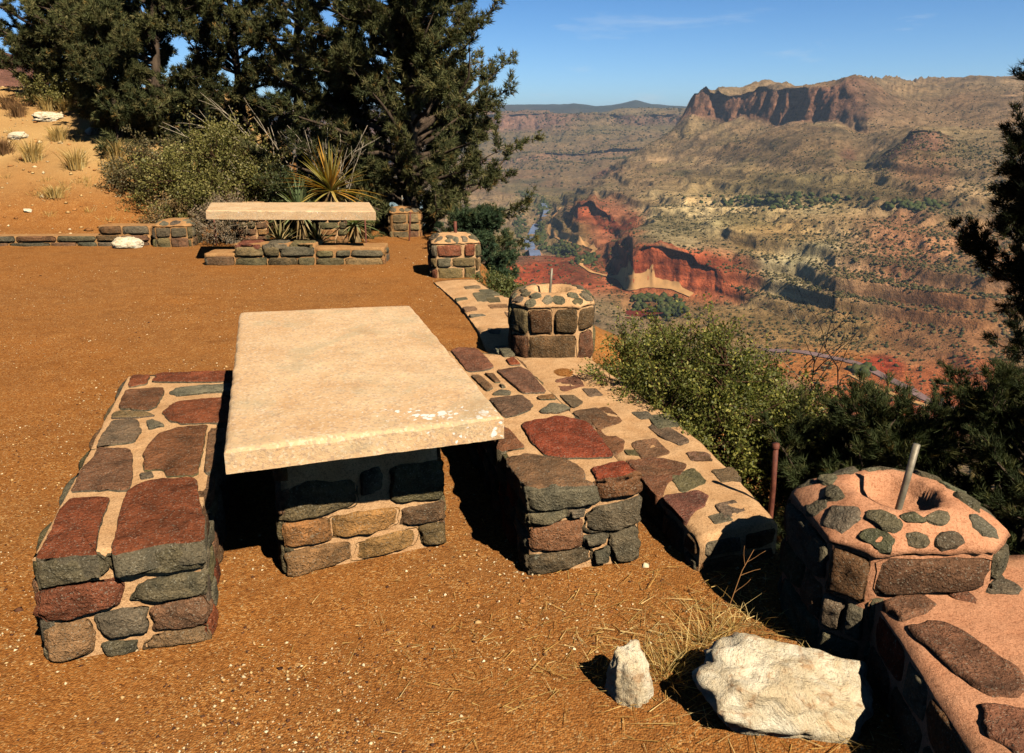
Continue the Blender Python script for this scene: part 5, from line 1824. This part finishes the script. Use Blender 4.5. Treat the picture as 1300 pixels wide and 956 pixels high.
# scrub on the canyon sides: countless little bushes
mb = MB()
ico = []
phi = (1 + 5 ** .5) / 2
iv = np.array([(-1, phi, 0), (1, phi, 0), (-1, -phi, 0), (1, -phi, 0), (0, -1, phi), (0, 1, phi), (0, -1, -phi), (0, 1, -phi), (phi, 0, -1), (phi, 0, 1), (-phi, 0, -1), (-phi, 0, 1)]) / 1.9
it = np.array([(0, 11, 5), (0, 5, 1), (0, 1, 7), (0, 7, 10), (0, 10, 11), (1, 5, 9), (5, 11, 4), (11, 10, 2), (10, 7, 6), (7, 1, 8), (3, 9, 4), (3, 4, 2), (3, 2, 6), (3, 6, 8), (3, 8, 9), (4, 9, 5), (2, 4, 11), (6, 2, 10), (8, 6, 7), (9, 8, 1)])


def bushes(c, s, cols):
    n = len(c)
    V = iv[None] * (1 + rng.uniform(-.35, .35, (n, 12, 1)))
    V = V * s[:, None, None] * np.array([1, 1, .8]) + c[:, None] + np.array([0, 0, .35]) * s[:, None, None]
    C = cols[:, None] * rng.uniform(.75, 1.25, (n, 12, 1))
    mb.add(V.reshape(-1, 3), (it[None] + np.arange(n)[:, None, None] * 12).reshape(-1, 3), C.reshape(-1, 3))


def scatter(A_, n, smin, smax, dens, seed, pal, rmin=0):
    nr, nc = A_.shape[:2]
    i = rng.integers(2, nr - 2, n)
    j = rng.integers(2, nc - 2, n)
    fi, fj = rng.random((n, 1)), rng.random((n, 1))
    p = A_[i, j] * (1 - fi) * (1 - fj) + A_[i + 1, j] * fi * (1 - fj) + A_[i, j + 1] * (1 - fi) * fj + A_[i + 1, j + 1] * fi * fj
    e1, e2 = A_[i + 1, j] - A_[i, j], A_[i, j + 1] - A_[i, j]
    nn = np.cross(e1, e2)
    up = np.abs(nn[:, 2]) / (np.linalg.norm(nn, axis=1) + 1e-9)
    k = dens(p, up) > rng.random(n)
    p = p[k]
    s = smin * (smax / smin) ** (rng.random(len(p)) ** 1.8)
    pc = np.array(pal)
    bushes(p, s, pc[rng.integers(len(pc), size=len(p))])


SC = [(.060, .056, .016), (.085, .072, .022), (.042, .044, .014), (.12, .095, .034), (.15, .11, .04)]
scatter(A, 70000, .7, 3.1, lambda p, up: (.25 + 1.1 * np.clip(fbm(p / 130., 4, 7) + .3, 0, 1)) * sstep(.45, .8, up), 1, SC)
scatter(A2, 9000, 4., 9., lambda p, up: np.clip(fbm(p / 260., 4, 9) + .6, 0, 1) * sstep(.4, .8, up), 2, SC)
# the green belt along river and pond
pts = []
for x0, y0, sx, sy, n in ((852, 392, 14, 8, 170), (826, 380, 20, 3, 90), (812, 390, 6, 4, 20), (690, 262, 8, 8, 130), (686, 300, 5, 14, 130), (660, 285, 6, 18, 110), (712, 318, 16, 7, 110), (745, 330, 12, 6, 60), (1095, 470, 16, 4, 24), (672, 245, 16, 6, 120), (1160, 262, 40, 5, 60), (1000, 255, 80, 8, 160)):
    for k in range(n):
        h = hit(x0 + rng.normal() * sx * .6, y0 + rng.normal() * sy * .6)
        if h is not None: pts.append(h)
pts = np.array(pts)
bushes(pts, rng.uniform(3.0, 7.0, len(pts)), np.array([(.055, .068, .018), (.065, .082, .022), (.08, .08, .024)])[rng.integers(3, size=len(pts))])
tag(mb.build('canyon_scrub', mat_leaf('canyon_scrub_green', .1), smooth=False), 'dark green scrub dotted over the canyon slopes and along the river', 'scrub', kind='stuff')

# ------------------------------------------------------------------ air
hz_mat, nt = new_mat('thin_blue_air')
t = NT(nt)
vol = t.n('ShaderNodeVolumePrincipled', i={'Color': (.60, .76, 1.0), 'Density': 6.0e-5, 'Anisotropy': .2})
nt.links.new(vol.outputs[0], t.n('ShaderNodeOutputMaterial').inputs['Volume'])
mb = MB()
zlo = min(A[..., 2].min(), A2[..., 2].min(), A3[..., 2].min(), A4[..., 2].min(), Vg[:, 2].min()) - 30
zhi = max(A[..., 2].max(), A2[..., 2].max(), A3[..., 2].max(), A4[..., 2].max()) + 30
x0, x1, y0, y1 = -9000, 9500, -300, 16000
v = [(x0, y0, zlo), (x1, y0, zlo), (x1, y1, zlo), (x0, y1, zlo), (x0, y0, zhi), (x1, y0, zhi), (x1, y1, zhi), (x0, y1, zhi)]
mb.add(v, [(3, 2, 1, 0), (4, 5, 6, 7), (0, 1, 5, 4), (1, 2, 6, 5), (2, 3, 7, 6), (3, 0, 4, 7)])
hz = mb.build('haze', hz_mat, smooth=False)
tag(hz, 'thin bluish air over the canyon', 'haze', kind='stuff')

# ------------------------------------------------------------------ light, sky, camera
AZ, EL = math.radians(36.5), math.radians(44)
S = Vector((-math.sin(AZ) * math.cos(EL), math.cos(AZ) * math.cos(EL), -math.sin(EL)))
ld = bpy.data.lights.new('sun', 'SUN')
ld.energy = 5.0
ld.angle = math.radians(.5)
ld.color = (1.0, .90, .74)
lo = bpy.data.objects.new('sun', ld)
lo.rotation_euler = S.to_track_quat('-Z', 'Y').to_euler()
COL.objects.link(lo)

wld = bpy.data.worlds.new('World')
scene.world = wld
wld.use_nodes = True
nt = wld.node_tree
nt.nodes.clear()
t = NT(nt)
sky = t.n('ShaderNodeTexSky', sky_type='NISHITA')
sky.sun_disc = False
sky.sun_elevation = EL
sky.sun_rotation = math.atan2(-S.x, -S.y)
sky.altitude = 3500
sky.air_density = 1.0
sky.dust_density = .6
sky.ozone_density = 2.0
tc = t.n('ShaderNodeTexCoord').outputs['Generated']
mp = t.n('ShaderNodeMapping', i={0: tc, 'Scale': (1, 1, 5.5)}).outputs[0]
cn = t.noise(mp, 5.2, 8, .62, .4)
band = t.n('ShaderNodeSeparateXYZ', i={0: tc}).outputs[2]
msk = t.ramp(band, (.0, 0), (.03, .9), (.11, .8), (.2, 0))
cf = t.math('MULTIPLY', t.ramp(cn, (.57, 0), (.76, 1)), msk)
blue = t.mix(1, sky.outputs[0], t.ramp(t.n('ShaderNodeSeparateXYZ', i={0: tc}).outputs[2], (0, (.84, 1.02, 1.12)), (.14, (.62, 1.03, 1.35))), 'MULTIPLY')
grad = t.ramp(t.n('ShaderNodeSeparateXYZ', i={0: tc}).outputs[2], (0, .70), (.05, .68), (.16, .57), (.35, .2), (1, .10))
blue = t.mix(1, blue, t.mix(1, grad, (2, 2, 2), 'MULTIPLY'), 'MULTIPLY')
cs = t.mix(t.math('MULTIPLY', cf, .5), blue, (10.5, 11.5, 12.))
bg = t.n('ShaderNodeBackground', i={'Color': cs, 'Strength': .055})
nt.links.new(bg.outputs[0], t.n('ShaderNodeOutputWorld').inputs[0])

cam = bpy.data.cameras.new('camera')
co = bpy.data.objects.new('camera', cam)
COL.objects.link(co)
co.location = (0, 0, H)
co.rotation_euler = (math.pi / 2 - TH, 0, 0)
cam.sensor_width = 36
cam.lens = 36 * F / 1300
cam.shift_y = -(478 - 433) / 1300
cam.clip_start = .05
cam.clip_end = 60000
scene.camera = co

scene.render.resolution_x, scene.render.resolution_y = 1024, 753
vs = scene.view_settings
vs.view_transform = 'Standard'
vs.look = 'None'
vs.exposure = 0.5
vs.gamma = 1
vs.use_curve_mapping = False
scene.render.engine = 'CYCLES'
cy = scene.cycles
cy.use_denoising = True
cy.max_bounces = 6
cy.diffuse_bounces = 0
cy.glossy_bounces = 2
cy.transmission_bounces = 3
cy.transparent_max_bounces = 4
cy.volume_bounces = 0
cy.sample_clamp_indirect = 4
